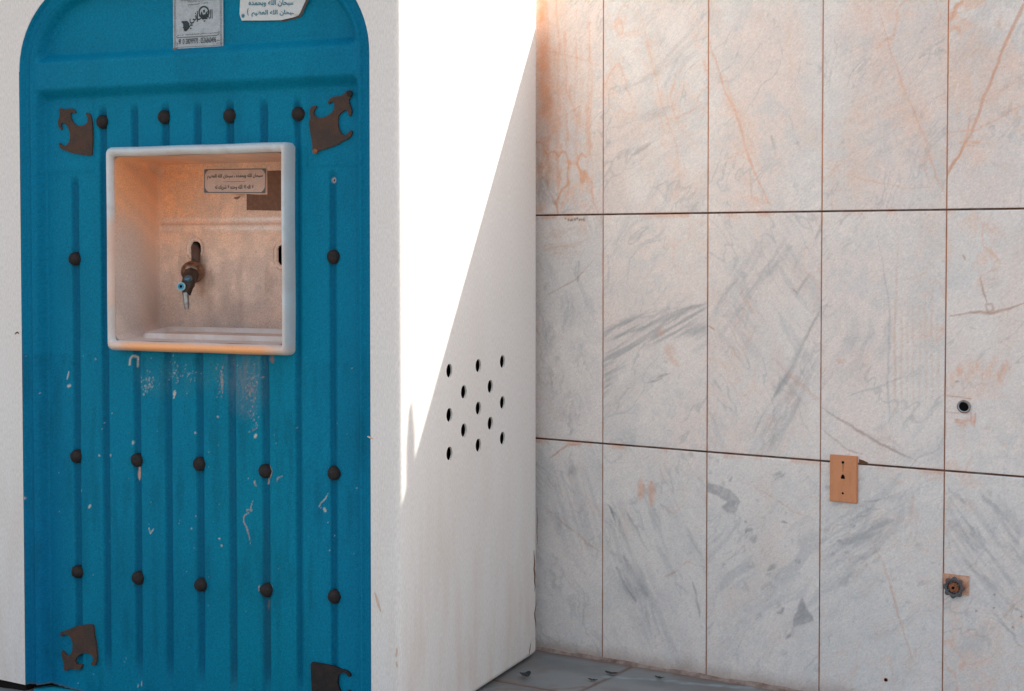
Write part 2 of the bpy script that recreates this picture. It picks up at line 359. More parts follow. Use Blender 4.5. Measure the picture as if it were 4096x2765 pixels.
# cloudy tone, pink in the upper rows and cool grey low down (stone colour plus painted light)
cl = fbm(X * 5 + ox, Z * 5 + oz, 11, 5)
cv.c = mix(cv.c, (.71, .69, .665), sstep(.40, .66, cl) * .6)
pk = fbm(X * 4 + ox + 5, Z * 3 + oz, 21, 5)
cv.c = mix(cv.c, (.81, .67, .60), sstep(.46, .72, pk) * np.where(tj >= 2, .65, np.where(tj == 1, .40, .2)))
cv.c = mix(cv.c, (.74, .52, .40), sstep(.60, .80, fbm(X * 9 + ox, Z * 5 + oz, 31, 5)) * np.where(tj >= 2, .35, .22))
cv.c = mix(cv.c, (.62, .61, .60), sstep(.45, .75, fbm(X * 14 + ox, Z * 14 + oz, 41, 5)) * .30)
# streaky grey veining, its slope differs from tile to tile
ang = per_tile(.55, 1.15, 6) * np.where((_hash(ti, tj, 7) > .72) | ((tj == 0) & (ti <= 0)), -1, 1)
ca, sa = np.cos(ang), np.sin(ang)
wx = (fbm(X * 6 + ox, Z * 6 + oz, 51, 3) - .5) * .08
P, Q = (X + wx) * ca + (Z + wx) * sa, -(X + wx) * sa + (Z - wx) * ca
st = fbm(P * 7 + ox, Q * 45 + oz, 61, 5, .6)
where = sstep(.45, .68, fbm(X * 4.5 + ox, Z * 4.5 + oz + 9, 71, 3))
cv.c = mix(cv.c, (.46, .47, .48), sstep(.50, .74, st) * where * np.where(tj >= 2, .30, np.where(tj == 1, .40, .55)))
fine = fbm(P * 16 + ox, Q * 110 + oz, 81, 4, .6)
cv.c = mix(cv.c, (.40, .41, .42), sstep(.68, .80, fine) * .30 * where)
sp = fbm(X * 55 + ox, Z * 70 + oz, 91, 3)
cv.c = mix(cv.c, (.26, .27, .28), sstep(.76, .86, sp) * np.where(tj >= 1, .12, .32))
GREY, DG, OR, BR = (.36, .37, .385), (.22, .23, .245), (.74, .33, .15), (.42, .22, .14)
def tl(i, j):
    z0 = [-1, L2, L1][j]; z1 = [L2, L1, WTOP][j]; return (.3008 * i, .3008 * (i + 1), z0, z1)
def S(pts, wpx, col, a, brk=.5, wob=.004, tile=None, taper=True, sc=60, soft=.7, seed=None, raw=False):
    if col is OR: wpx *= .62; a *= .8
    if wpx > 6 and not raw: brk = .95; wob = max(wob, min(.010, wpx * .0004)); soft = .95; wpx *= 1.3
    cv.stroke([Wd(*p) for p in pts], wpx * .00108, col, a, soft=soft, brk=brk, sc=sc, wob=wob, tile=tile, taper=taper, fibre=(wpx > 6 and not raw), seed=seed or int(pts[0][0]) % 97)
# peach bloom, made of many small flecks, and soft fine veins
cv.c = mix(cv.c, (.68, .70, .69), np.where(tj == 0, .25, 0.) + 0 * X)  # bluish low light painted over the bottom row
fl_ = fbm(X * 38 + ox, Z * 38 + oz, 141, 4, .65); big = fbm(X * 5 + ox + 3, Z * 3.2 + oz, 143, 3)
wgt = np.where(tj >= 2, 1., np.where((tj == 1) & (ti >= 2), .75, np.where(tj == 1, .45, np.where(ti >= 2, .45, .28)))) * np.where(ti == 3, 2.0, 1) * np.where((ti < 0) & (tj == 2), 2.2, 1)
cv.c = mix(cv.c, (.80, .56, .44), np.clip(sstep(.44, .66, fl_) * sstep(.40, .66, big) * .36 * wgt, 0, 1))
cv.c = mix(cv.c, (.66, .65, .635), sstep(.48, .66, fbm(X * 30 + oz, Z * 30 + ox, 151, 5, .65)) * sstep(.42, .62, fbm(X * 6 + oz, Z * 6, 153, 3)) * .55)
rv = 1 - np.abs(2 * fbm(P * 5 + ox + 2, Q * 16 + oz, 161, 4, .55) - 1); cv.c = mix(cv.c, (.44, .45, .46), sstep(.955, .995, rv) * sstep(.45, .6, fbm(X * 8 + ox, Z * 8, 163, 3)) * .45)
rv = 1 - np.abs(2 * fbm(X * 7 + oz + 2, Z * 5 + ox, 171, 4, .5) - 1); cv.c = mix(cv.c, (.76, .46, .32), sstep(.965, .998, rv) * sstep(.48, .62, big) * .5 * wgt)
# orange veins of the top row
S([(1606, 80), (1640, 190), (1675, 270), (1700, 360), (1735, 440), (1752, 472)], 9, OR, .75, .3, tile=tl(1, 2))
S([(1606, 80), (1645, 190), (1690, 290), (1735, 400)], 26, (.74, .52, .40), .45, .4, tile=tl(1, 2))
S([(1455, 30), (1500, 230), (1535, 330), (1548, 450)], 7, OR, .40, .5, tile=tl(0, 2)); S([(1440, 0), (1470, 100), (1500, 210)], 14, (.74, .55, .42), .4, .5, tile=tl(0, 2))
S([(1995, 30), (2030, 140), (2060, 220), (2100, 320), (2125, 400), (2147, 450)], 8, OR, .6, .4, tile=tl(2, 2))
S([(2020, 120), (2070, 240), (2130, 350), (2150, 440)], 26, (.76, .58, .46), .5, .4, tile=tl(2, 2))
S([(2324, 10), (2275, 120), (2230, 230), (2205, 300), (2150, 395)], 6, (.60, .28, .15), .75, .2, tile=tl(3, 2), taper=False)
S([(2148, 300), (2210, 295), (2260, 270), (2324, 240)], 7, OR, .6, .4, tile=tl(3, 2)); S([(2200, 265), (2190, 330), (2150, 400)], 7, OR, .7, .3, tile=tl(3, 2))
S([(2175, 325), (2200, 330), (2225, 325)], 16, OR, .8, .3, tile=tl(3, 2)); S([(2215, 340), (2250, 370), (2290, 385), (2310, 410)], 10, OR, .6, .4, tile=tl(3, 2))
S([(2230, 40), (2200, 150), (2170, 260)], 40, (.76, .56, .44), .5, .4, tile=tl(3, 2)); S([(2324, 180), (2280, 200), (2220, 240)], 6, OR, .5, .4, tile=tl(3, 2))
S([(1910, 392), (1990, 415), (2060, 428), (2120, 425)], 5, OR, .5, .4, tile=tl(2, 2))
S([(1862, 0), (1866, 120), (1868, 260)], 8, OR, .3, .3); S([(1790, 0), (1795, 150), (1805, 260)], 16, (.78, .60, .48), .5, .4, tile=tl(1, 2))
for x in (1240, 1262, 1285, 1310, 1335): S([(x, 0), (x + 3, 120), (x + 2, 260 + (x % 7) * 30), (x + 6, 440)], 16, (.72, .36, .19), .5, .6, tile=tl(-1, 2))
S([(1230, -20), (1234, 130), (1238, 250)], 34, (.86, .36, .16), .85, .35, tile=tl(-1, 2), taper=False, raw=True, wob=.012, soft=.95, sc=30); S([(1260, -20), (1262, 130), (1250, 300)], 90, (.82, .52, .38), .5, .5, tile=tl(-1, 2), raw=True, soft=.95, wob=.02, sc=30); S([(1245, 200), (1240, 290), (1230, 380)], 50, (.66, .34, .21), .6, .5, tile=tl(-1, 2), raw=True, soft=.95, wob=.012, sc=40)
for p_, w_ in (([(2170, 60), (2230, 200), (2200, 400)], 120), ([(2290, 80), (2300, 300)], 70), ([(2040, 180), (2110, 380)], 60), ([(1650, 200), (1710, 440)], 60), ([(2200, 820), (2260, 900)], 110), ([(1760, 460), (1640, 455)], 40), ([(1500, 200), (1540, 420)], 60)): S(p_, w_, (.84, .54, .40), .34, .6, raw=True, soft=.98, wob=.03, sc=28, tile=None)
S([(1240, 115), (1290, 125), (1365, 150)], 5, OR, .5, .3, tile=tl(-1, 2)); S([(1235, 290), (1300, 250), (1320, 240)], 7, OR, .5, .4, tile=tl(-1, 2))
S([(1228, 400), (1245, 440), (1270, 470)], 26, DG, .6, .5, tile=tl(-1, 2)); S([(1226, 300), (1235, 420), (1230, 480)], 34, (.30, .22, .18), .45, .5, tile=tl(-1, 2))
S([(1380, 215), (1450, 190), (1530, 140), (1590, 110)], 10, GREY, .35, .6, tile=tl(0, 2)); S([(1375, 300), (1440, 275), (1500, 250), (1560, 225)], 20, GREY, .35, .7, tile=tl(0, 2))
for x, y in ((1420, 350), (1455, 340), (1470, 330), (1440, 375)): S([(x - 22, y + 12), (x + 22, y - 14)], 9, DG, .4, .6, tile=tl(0, 2))
for x, y in ((1762, 60), (1792, 280), (1812, 340), (1755, 330), (1710, 160)): S([(x - 4, y - 22), (x + 6, y + 22)], 8, DG, .4, .6)
for x, y, s_ in ((2120, 120, 44), (2100, 70, 20), (2085, 260, 26), (1910, 330, 20), (2060, 360, 26), (2250, 300, 24), (2286, 250, 20), (1905, 150, 14)): S([(x - s_ / 2, y + 6), (x + s_ / 2, y - 6)], s_, GREY, .5, .7, wob=.02)
# middle row
cv.poly([Wd(*p) for p in [(1368, 752), (1420, 726), (1480, 706), (1540, 704), (1606, 690), (1606, 760), (1520, 768), (1450, 800), (1400, 850), (1368, 905)]], (.35, .365, .38), .70, .012, streak=(.50, 11, 140), seed=8, brk=.85, tile=tl(0, 1))
S([(1368, 755), (1430, 728), (1500, 706), (1560, 700), (1606, 690)], 8, DG, .5, .4, tile=tl(0, 1)); S([(1372, 775), (1440, 750), (1490, 730), (1560, 720)], 9, GREY, .5, .4, tile=tl(0, 1))
S([(1462, 868), (1490, 862), (1522, 848)], 9, DG, .8, .2, tile=tl(0, 1)); S([(1395, 900), (1430, 872), (1460, 855), (1500, 850)], 8, GREY, .5, .5, tile=tl(0, 1))
S([(1368, 960), (1390, 930), (1430, 880)], 18, GREY, .4, .6, tile=tl(0, 1)); S([(1385, 1010), (1430, 995), (1440, 1020)], 26, GREY, .4, .7, tile=tl(0, 1))
S([(1505, 790), (1520, 800), (1535, 830)], 24, (.74, .46, .34), .45, .4, tile=tl(0, 1)); S([(1490, 755), (1510, 758)], 16, (.72, .40, .28), .5, .4, tile=tl(0, 1))
S([(1866, 775), (1820, 850), (1790, 905), (1760, 960), (1735, 1030)], 46, GREY, .62, .65, wob=.01, tile=tl(1, 1), sc=90); S([(1866, 690), (1800, 830), (1770, 880), (1750, 910)], 9, DG, .5, .5, tile=tl(1, 1))
S([(1700, 1000), (1730, 940), (1745, 900)], 7, DG, .7, .3, tile=tl(1, 1)); S([(1690, 780), (1710, 750), (1740, 705)], 8, GREY, .5, .4, tile=tl(1, 1)); S([(1625, 700), (1650, 660), (1675, 630)], 14, GREY, .5, .5, tile=tl(1, 1))
S([(1690, 690), (1710, 650), (1760, 600), (1800, 560)], 26, GREY, .45, .6, tile=tl(1, 1)); S([(1800, 620), (1812, 585), (1830, 550)], 8, GREY, .6, .4, tile=tl(1, 1)); S([(1800, 680), (1830, 640), (1845, 620)], 9, DG, .5, .4, tile=tl(1, 1))
S([(1845, 560), (1866, 500)], 6, GREY, .5, .4, tile=tl(1, 1)); S([(1610, 740), (1622, 752)], 4, BR, .7, .1, tile=tl(1, 1)); S([(1798, 655), (1808, 668)], 4, BR, .7, .1, tile=tl(1, 1))
S([(1745, 800), (1790, 850), (1830, 880), (1866, 920)], 14, (.66, .47, .40), .6, .5, tile=tl(1, 1)); S([(1675, 640), (1700, 690), (1716, 720)], 5, (.66, .42, .30), .5, .4, tile=tl(1, 1))
S([(1866, 925), (1910, 955), (1960, 985), (2020, 1020), (2080, 1045)], 6, (.42, .32, .28), .8, .3, tile=tl(2, 1)); S([(1866, 975), (1890, 995), (1920, 1020), (1960, 1030)], 5, (.42, .32, .28), .6, .4, tile=tl(2, 1))
S([(1950, 980), (2010, 1005), (2060, 1035)], 16, (.48, .45, .43), .5, .5, tile=tl(2, 1)); S([(1990, 520), (2020, 700), (2015, 880), (2020, 980)], 5, GREY, .4, .3, tile=tl(2, 1)); S([(2040, 520), (2030, 750), (2035, 950)], 5, (.66, .48, .36), .4, .4, tile=tl(2, 1))
for x in range(2030, 2140, 14): S([(x, 660 + (x * 7) % 60), (x + 2, 800), (x, 960 - (x * 5) % 70)], 6, (.70, .52, .40), .4, .5, tile=tl(2, 1))
S([(1900, 775), (1960, 770), (1990, 755)], 12, GREY, .4, .6, tile=tl(2, 1)); S([(1895, 815), (1920, 822)], 8, (.70, .40, .26), .6, .3, tile=tl(2, 1)); S([(1920, 900), (1990, 880), (2080, 845)], 5, GREY, .4, .3, tile=tl(2, 1))
S([(2150, 720), (2200, 710), (2250, 712), (2290, 700), (2324, 690)], 6, BR, .7, .2, tile=tl(3, 1)); S([(2222, 625), (2232, 665), (2242, 690)], 4, BR, .7, .1, tile=tl(3, 1)); S([(2236, 690), (2250, 688), (2254, 702), (2240, 706), (2236, 692)], 4, BR, .5, .1, tile=tl(3, 1), taper=False)
S([(2182, 578), (2192, 592)], 4, BR, .8, .1, tile=tl(3, 1)); S([(2230, 640), (2270, 650)], 30, GREY, .3, .6, tile=tl(3, 1)); S([(2200, 745), (2215, 750)], 8, DG, .5, .3, tile=tl(3, 1))
for k in range(26):
    x = 2152 + (k * 53) % 150; y = 815 + (k * 29) % 50 - (x - 2152) * .12; S([(x, y), (x + 1, y + 16 + (k * 13) % 26)], 9, (.76, .36, .19), .42, .5, tile=tl(3, 1))
for k in range(16):
    x = 2150 + (k * 41) % 170; y = 900 + (k * 37) % 130; S([(x, y), (x + 18, y - 2)], 7, (.76, .40, .22), .3, .6, tile=tl(3, 1))
S([(2165, 950), (2180, 960), (2205, 950)], 12, (.72, .26, .10), .8, .2, tile=tl(3, 1)); S([(2206, 935), (2205, 965)], 5, (.72, .26, .10), .7, .2, tile=tl(3, 1)); S([(2213, 935), (2212, 970)], 5, (.72, .26, .10), .6, .2, tile=tl(3, 1))
S([(2166, 870), (2178, 866)], 5, BR, .7, .1, tile=tl(3, 1))
S([(2149, 898), (2205, 905)], 2.2, (.55, .30, .2), .8, .1, taper=False, wob=0); S([(2149, 935), (2175, 938)], 2.2, (.55, .30, .2), .6, .1, taper=False, wob=0)
for a, b in (((1236, 660), (1246, 640)), ((1250, 640), (1262, 610)), ((1310, 640), (1315, 590))): S([a, b], 12, DG, .5, .5, tile=tl(-1, 1))
for x, y, s_ in ((1245, 760, 40), (1290, 700, 46), (1260, 860, 50), (1330, 800, 40), (1300, 930, 46)): S([(x, y - s_), (x - 8, y + s_)], s_, GREY, .45, .7, wob=.02, tile=tl(-1, 1))
S([(1235, 560), (1330, 545)], 60, (.60, .38, .28), .45, .5, tile=tl(-1, 1)); S([(1240, 670), (1300, 640), (1350, 590)], 4, BR, .5, .3, tile=tl(-1, 1))
for k in range(9): S([(1285 + k * 5, 495), (1285 + k * 5, 500 + (k * 3) % 5)], 6, (.16, .08, .04), .8, .2, tile=tl(-1, 1))
# bottom row
for a, b, w_ in (((1375, 1140), (1400, 1200), 9), ((1385, 1150), (1425, 1240), 8), ((1400, 1290), (1440, 1370), 20), ((1370, 1240), (1420, 1290), 9), ((1415, 1260), (1470, 1360), 22), ((1440, 1330), (1490, 1450), 24), ((1455, 1100), (1478, 1150), 7), ((1500, 1140), (1520, 1175), 8), ((1560, 1210), (1590, 1260), 8), ((1480, 1150), (1500, 1200), 9), ((1570, 1320), (1585, 1400), 12), ((1420, 1160), (1470, 1250), 10)):
    S([a, ((a[0] + b[0]) / 2 + 3, (a[1] + b[1]) / 2 - 4), b], w_, GREY, .75, .6, tile=tl(0, 0), sc=90, wob=.008)
S([(1415, 1320), (1432, 1352), (1442, 1366)], 12, DG, .8, .3, tile=tl(0, 0)); S([(1380, 1145), (1398, 1185)], 6, DG, .7, .3, tile=tl(0, 0))
S([(1453, 1085), (1455, 1110), (1452, 1140)], 17, (.76, .38, .22), .6, .4, tile=tl(0, 0), raw=True, wob=.002, soft=.9); S([(1478, 1090), (1480, 1115), (1478, 1150)], 17, (.76, .34, .17), .7, .4, tile=tl(0, 0), raw=True, wob=.002, soft=.9); S([(1500, 1150), (1530, 1165), (1560, 1140)], 6, OR, .35, .5, tile=tl(0, 0))
S([(1540, 1290), (1560, 1275), (1580, 1280)], 7, OR, .4, .5, tile=tl(0, 0)); S([(1510, 1310), (1540, 1295)], 6, BR, .5, .4, tile=tl(0, 0)); S([(1485, 1470), (1510, 1450)], 6, OR, .4, .4, tile=tl(0, 0))
cv.poly([Wd(*p) for p in [(1604, 1096), (1640, 1104), (1668, 1120), (1678, 1140), (1668, 1168), (1648, 1165), (1640, 1150), (1650, 1140), (1630, 1125), (1606, 1118)]], (.30, .31, .33), .70, .003, streak=(.9, 60, 90), brk=.35, seed=4, tile=tl(1, 0))
cv.poly([Wd(*p) for p in [(1822, 1352), (1830, 1378), (1846, 1398), (1846, 1412), (1800, 1422), (1802, 1400)]], (.27, .28, .295), .75, .003, streak=(.9, 60, 90), brk=.3, seed=9, tile=tl(1, 0), wob=.004)
S([(1800, 1410), (1792, 1432), (1785, 1450)], 14, (.27, .28, .29), .8, .4, tile=tl(1, 0))
for x, y, s_ in ((1688, 1188, 7), (1700, 1200, 12), (1730, 1190, 7), (1780, 1188, 8), (1722, 1206, 9), (1690, 1218, 9), (1712, 1222, 16), (1755, 1290, 26), (1700, 1275, 16), (1640, 1100, 10), (1655, 1085, 8), (1765, 1080, 20), (1742, 1340, 24), (1720, 1400, 14), (1770, 1380, 16), (1640, 1280, 10), (1815, 1270, 12), (1690, 1330, 14), (1780, 1480, 14), (1610, 1070, 8)):
    S([(x - s_ * .5, y + s_ * .4), (x + s_ * .5, y - s_ * .3)], s_, (.25, .265, .28), .65, .5, wob=.012, tile=tl(1, 0), sc=90)
S([(1668, 1085), (1740, 1120), (1800, 1160), (1850, 1180)], 4, (.62, .42, .32), .5, .4, tile=tl(1, 0))
for a, b, w_ in (((1866, 1150), (1960, 1090), 24), ((1870, 1210), (1990, 1140), 28), ((1880, 1240), (2030, 1180), 22), ((1866, 1310), (2000, 1240), 14), ((1866, 1345), (1960, 1290), 10), ((1900, 1190), (2000, 1150), 8), ((1960, 1140), (2060, 1110), 20), ((2050, 1330), (2130, 1300), 9), ((1890, 1120), (1940, 1070), 10)):
    S([a, ((a[0] + b[0]) / 2, (a[1] + b[1]) / 2 + 5), b], w_, GREY, .6, .65, tile=tl(2, 0), sc=80, wob=.01)
S([(1965, 1200), (2010, 1290), (2040, 1400), (2080, 1520)], 5, (.66, .42, .30), .6, .5, tile=tl(2, 0)); S([(2070, 1120), (2075, 1200), (2060, 1240)], 18, (.64, .50, .42), .5, .5, tile=tl(2, 0)); S([(2080, 1450), (2082, 1500), (2088, 1540)], 10, (.68, .44, .32), .5, .5, tile=tl(2, 0))
for x, y in ((1905, 1228), (1890, 1260), (1922, 1252), (1935, 1195), (1880, 1105)): S([(x - 6, y), (x + 6, y)], 8, DG, .7, .3, tile=tl(2, 0))
for a, b, w_ in (((2150, 1110), (2190, 1140), 12), ((2150, 1180), (2230, 1260), 20), ((2220, 1110), (2324, 1240), 24), ((2250, 1200), (2324, 1290), 14), ((2160, 1250), (2324, 1400), 10), ((2150, 1290), (2280, 1420), 9), ((2180, 1170), (2300, 1330), 16), ((2250, 1400), (2324, 1470), 6)):
    S([a, ((a[0] + b[0]) / 2 + 4, (a[1] + b[1]) / 2 - 4), b], w_, GREY, .6, .6, tile=tl(3, 0), sc=80, wob=.01)
for x, y, s_ in ((2256, 1348, 6), (2300, 1425, 8), (2318, 1400, 7), (2255, 1380, 4), (2215, 1385, 4)): S([(x - 2, y), (x + 3, y)], s_, (.18, .09, .06), .8, .1, tile=tl(3, 0))
S([(2290, 1380), (2305, 1430)], 24, (.66, .44, .32), .5, .5, tile=tl(3, 0)); S([(2270, 1485), (2282, 1490)], 10, OR, .6, .3, tile=tl(3, 0))
for x, y, s_ in ((1250, 1080, 30), (1290, 1060, 26), (1300, 1120, 12), (1260, 1190, 40), (1320, 1180, 30), (1345, 1240, 34), (1260, 1300, 40), (1310, 1380, 44)): S([(x, y - s_), (x + 10, y + s_)], s_, GREY, .5, .7, wob=.02, tile=tl(-1, 0))
S([(1245, 1040), (1290, 1010), (1330, 1005)], 6, (.50, .22, .12), .6, .4, tile=tl(-1, 0)); S([(1235, 1150), (1330, 1230), (1360, 1250)], 5, (.55, .32, .22), .5, .5, tile=tl(-1, 0)); S([(1290, 1080), (1300, 1050)], 12, DG, .6, .4, tile=tl(-1, 0))
for q_, an_, t_, sd_ in (([(1368, 1130), (1400, 1130), (1470, 1250), (1520, 1460), (1460, 1460), (1368, 1250)], -1.17, (0, 0), 31), ([(1866, 1180), (2040, 1080), (2060, 1150), (1990, 1260), (1866, 1340)], .62, (2, 0), 32),
                        ([(2150, 1110), (2324, 1180), (2324, 1440), (2150, 1270)], -.92, (3, 0), 33), ([(1700, 1030), (1790, 830), (1866, 690), (1866, 800), (1770, 1030)], 1.10, (1, 1), 34), ([(1606, 720), (1700, 560), (1800, 540), (1700, 700), (1640, 760)], .95, (1, 1), 35),
                        ([(1375, 320), (1590, 220), (1600, 330), (1400, 420)], .5, (0, 2), 36), ([(1235, 1060), (1360, 1060), (1366, 1260), (1280, 1260)], -1.2, (-1, 0), 37), ([(1880, 60), (2130, 60), (2120, 380), (1930, 380)], .4, (2, 2), 38)):
    cv.poly([Wd(*p) for p in q_], (.36, .375, .39), .27 if t_[1] < 2 else .12, .03, streak=(an_, 8, 130), seed=sd_, brk=1.0, tile=tl(*t_), wob=.012)
# grime at the foot of the wall and rust bleeding from the joints
cv.c = mix(cv.c, (.30, .20, .15), (1 - sstep(.0, .05, Z + .03 * (fbm(X * 20, Z * 20, 77) - .5))) * .6)
for z0 in (L1, L2):
    d = Z - z0; cv.c = mix(cv.c, (.72, .38, .24), (1 - sstep(0, .013, np.abs(d + .003))) * sstep(.45, .7, fbm(X * 22, Z * 4, 88)) * .65)
for j in JX:
    cv.c = mix(cv.c, (.72, .40, .26), (1 - sstep(0, .006, np.abs(X - j))) * sstep(.45, .7, fbm(X * 3, Z * 18, 89)) * .45)
jm_v = np.min(np.abs(X[:, :1] - np.array(JX)[None]), 1)[:, None] < JHW * 1.1
jm_h = np.min(np.abs(Z[:1].T - np.array(JZ)[None]), 1)[None, :] < JHH * 1.1
vcol = np.array((.62, .25, .11)) * (.50 + .50 * sstep(.7, 1.3, Z))[..., None]
vcol = vcol * (.5 + .9 * fbm(X * 3, Z * 15, 99))[..., None]
cv.c = np.where((jm_v & np.ones_like(jm_h))[..., None], vcol, cv.c)
hcol = np.array((.075, .032, .016)) * (.5 + fbm(X * 12, Z * 3, 98))[..., None]
cv.c = np.where((jm_h & np.ones_like(jm_v))[..., None], hcol, cv.c)
Y = -.0006 * fbm(X * 3, Z * 3, 7) + (_hash(ti, tj, 3) - .5) * .0008
Y = np.where(jm_v | jm_h, .0016, Y)
grid('tile_facing', xs, zs, Y, speck(cv.c, .055, 3), m=M['marble'], parent=wall, smooth=False)
bm = bmesh.new(); sec = [(.003, -.01), (WTH, -.01), (WTH, WH + 1.15 * WTH), (.003, WH)]
a = [bm.verts.new((-2.4, y, z)) for y, z in sec]; b = [bm.verts.new((3.3, y, z)) for y, z in sec]; bm.faces.new(a); bm.faces.new(b[::-1])
for k in range(4): bm.faces.new((a[k], b[k], b[(k + 1) % 4], a[(k + 1) % 4]))
from_bm('masonry_core', bm, M['masonry'], wall)
# dark chip beside the plate in the joint
bm = bmesh.new(); slab(bm, [Wd(*p) for p in [(1950, 1042), (1960, 1045), (1972, 1051), (1962, 1054), (1950, 1055)]], .001, -.0012); from_bm('chipped_joint', bm, M['crack'], wall)
# mortar along the foot
bm = bmesh.new(); rows = []
for x in np.arange(-1.2, 3.2, .008):
    n = fbm(np.array([x * 18.0]), np.array([0.]), 12, 4)[0]; a = .003 + .011 * n; b = .004 + .014 * fbm(np.array([x * 14.0]), np.array([4.]), 13, 4)[0]
    rows.append([bm.verts.new(p) for p in ((x, .001, a), (x, -b * .45, a * .55), (x, -b, -.003))])
for p, q in zip(rows, rows[1:]):
    for k in range(2): bm.faces.new((p[k], q[k], q[k + 1], p[k + 1]))
from_bm('mortar_fillet', bm, M['mortar'], wall)
# short stub on top of the wall, whose shadow falls on the cabinet's side
hit = C0 + sd * .050 + np.array([0, 0, .735]); t = ((O0 + wn * .02 - hit) @ wn) / (sv @ wn); top = hit + sv * t
px, pz = float((top - O0) @ wd), float(top[2])
bm = bmesh.new(); lathe(bm, [(.016, -.02), (.015, (pz - WH) * .6), (.007, pz - WH)], (px, .02, WH), (0, 0, 1), 10, .1)
from_bm('iron_stub', bm, M['iron'], wall, 40)

# =================================================================== WATER CABINET
cab = empty('water_dispenser', C0, -YAW_C)
tag(cab, 'tall white fibreglass drinking water cabinet with a blue arched door front', 'water dispenser')
UL, UR, Z0 = -1.0285, -.0726, 1.51; RA = .22; ATOP = Z0 + RA; DEP, CW, CH = .800, 1.135, 2.20
PD = .037
def arch_pts(n=18, e=0.0):
    p = [(UL, -.2), (UR, -.2)]
    for k in range(n + 1): a = R(90 * k / n); p.append((UR - RA + RA * math.cos(a), Z0 + RA * math.sin(a)))
    for k in range(n + 1): a = R(90 + 90 * k / n); p.append((UL + RA + RA * math.cos(a), Z0 + RA * math.sin(a)))
    return p
# white shell: rounded box, hollow, arched opening, vent holes
def tmp(bm):
    me = bpy.data.meshes.new('cutter'); bmesh.ops.recalc_face_normals(bm, faces=bm.faces); bm.to_mesh(me); bm.free(); o = bpy.data.objects.new('cutter', me); COL.objects.link(o); return o
bm = bmesh.new(); box_bm(bm, -CW, 0, 0, DEP, .004, CH)
bmesh.ops.bevel(bm, geom=list(bm.edges), offset=.016, segments=5, affect='EDGES', profile=.5)
body = tmp(bm)
cut = []
bm = bmesh.new(); box_bm(bm, -CW + .012, -.0045, .012, DEP - .012, .03, CH - .03); cut.append(tmp(bm))
bm = bmesh.new(); slab(bm, arch_pts(), .05, -.05); cut.append(tmp(bm))
HOLES = [(d, z) for r, z in enumerate((.8005, .744, .6975, .653, .6075)) for d in ((.2515, .4165, .565) if r % 2 == 0 else (.332, .4885))]
for d, z in HOLES:
    bm = bmesh.new(); lathe(bm, [(.0163, -.03), (.0163, .03)], (0, d, z), (1, 0, 0), 28); cut.append(tmp(bm))
bm = bmesh.new(); v = [bm.verts.new(p) for p in ((-1.3, -.1, -.05), (-.55, -.1, -.05), (-.55, -.1, .0), (-1.02, -.1, .016), (-1.3, -.1, .034))]
r = bmesh.ops.extrude_face_region(bm, geom=[bm.faces.new(v)]); bmesh.ops.translate(bm, verts=[q for q in r['geom'] if isinstance(q, bmesh.types.BMVert)], vec=(0, .5, 0)); cut.append(tmp(bm))
for c in cut:
    md = body.modifiers.new('b', 'BOOLEAN'); md.operation = 'DIFFERENCE'; md.object = c; md.solver = 'EXACT'
bpy.context.view_layer.update()
me = bpy.data.meshes.new_from_object(body.evaluated_get(bpy.context.evaluated_depsgraph_get()))
for o in [body] + cut: bpy.data.objects.remove(o)
me.shade_smooth(); me.set_sharp_from_angle(angle=R(28)); link('body', me, M['white'], cab)
me.materials.append(mat('shaded_interior', (.03, .025, .02), .9))  # inner faces darkened in the colour so the vent holes look shaded
for p_ in me.polygons:
    c_, n_ = p_.center, p_.normal
    if (c_ + n_ * .002 - Vector((-CW / 2, DEP / 2, 1.1))).length < (c_ - n_ * .002 - Vector((-CW / 2, DEP / 2, 1.1))).length and .008 < c_.y < DEP - .008 and -CW + .008 < c_.x < -.0040: p_.material_index = 1

bm = bmesh.new(); box_bm(bm, -CW + .02, -.03, .052, DEP - .03, .0005, .045); box_bm(bm, -CW + .004, UL - .004, .006, .050, .0004, .040); from_bm('gap_shade_filler', bm, mat('gap_shade_black', (.012, .011, .010), .9, spec=.1), cab)  # dark boxes added to stand in for shade in the gap below

# ---- blue door front, a moulded sheet
NU0, NU1, NZ0, NZ1, NT = -.760, -.2985, .867, 1.300, .027
xs = np.arange(UL - .012, UR + .012, .0022); zs = np.arange(.0, 1.80, .0025)
cv = Canvas(xs, zs, (.000, .182, .292)); X, Z = cv.X, cv.Z
qx = np.abs(X - (UL + UR) / 2) - ((UR - UL) / 2 - RA); qz = Z - Z0
D = -(np.hypot(np.maximum(qx, 0), np.maximum(qz, 0)) + np.minimum(np.maximum(qx, qz), 0) - RA)
Y = .0012 + .0108 * sstep(0, .009, D)
rail = sstep(1.440, 1.470, Z) * (1 - sstep(1.526, 1.556, Z))
rec = sstep(.033, .052, D)
Y = Y + .026 * rec * (1 - rail) - .0050 * np.exp(-((D - .029) / .0032) ** 2)
Y = Y + .0015 * np.sin(D * 420) * (1 - sstep(.03, .034, D)) * sstep(.006, .01, D)
grv = np.zeros(X.shape)
GC = [-.896, -.811, -.720, -.632, -.5435, -.455, -.3645, -.2755, -.185]
for k, g_ in enumerate(GC):
    t_ = (X - g_) * 1.0
    pr = sstep(-.012, -.006, t_) * (1 - sstep(-.004, .013, t_)) if k >= 7 else sstep(-.013, -.005, t_) * (1 - sstep(.004, .013, t_))
    zt = 1.265 if k in (0, 8) else 1.432
    m_ = (1 - sstep(zt - .03, zt, Z)) * sstep(.03, .12, Z)
    if k not in (0, 8): m_ = m_ * np.where((Z > .80) & (Z < 1.345) & (k > 1) & (k < 7), 1, 1)
    grv = np.maximum(grv, pr * m_)
Y = Y + .0075 * grv
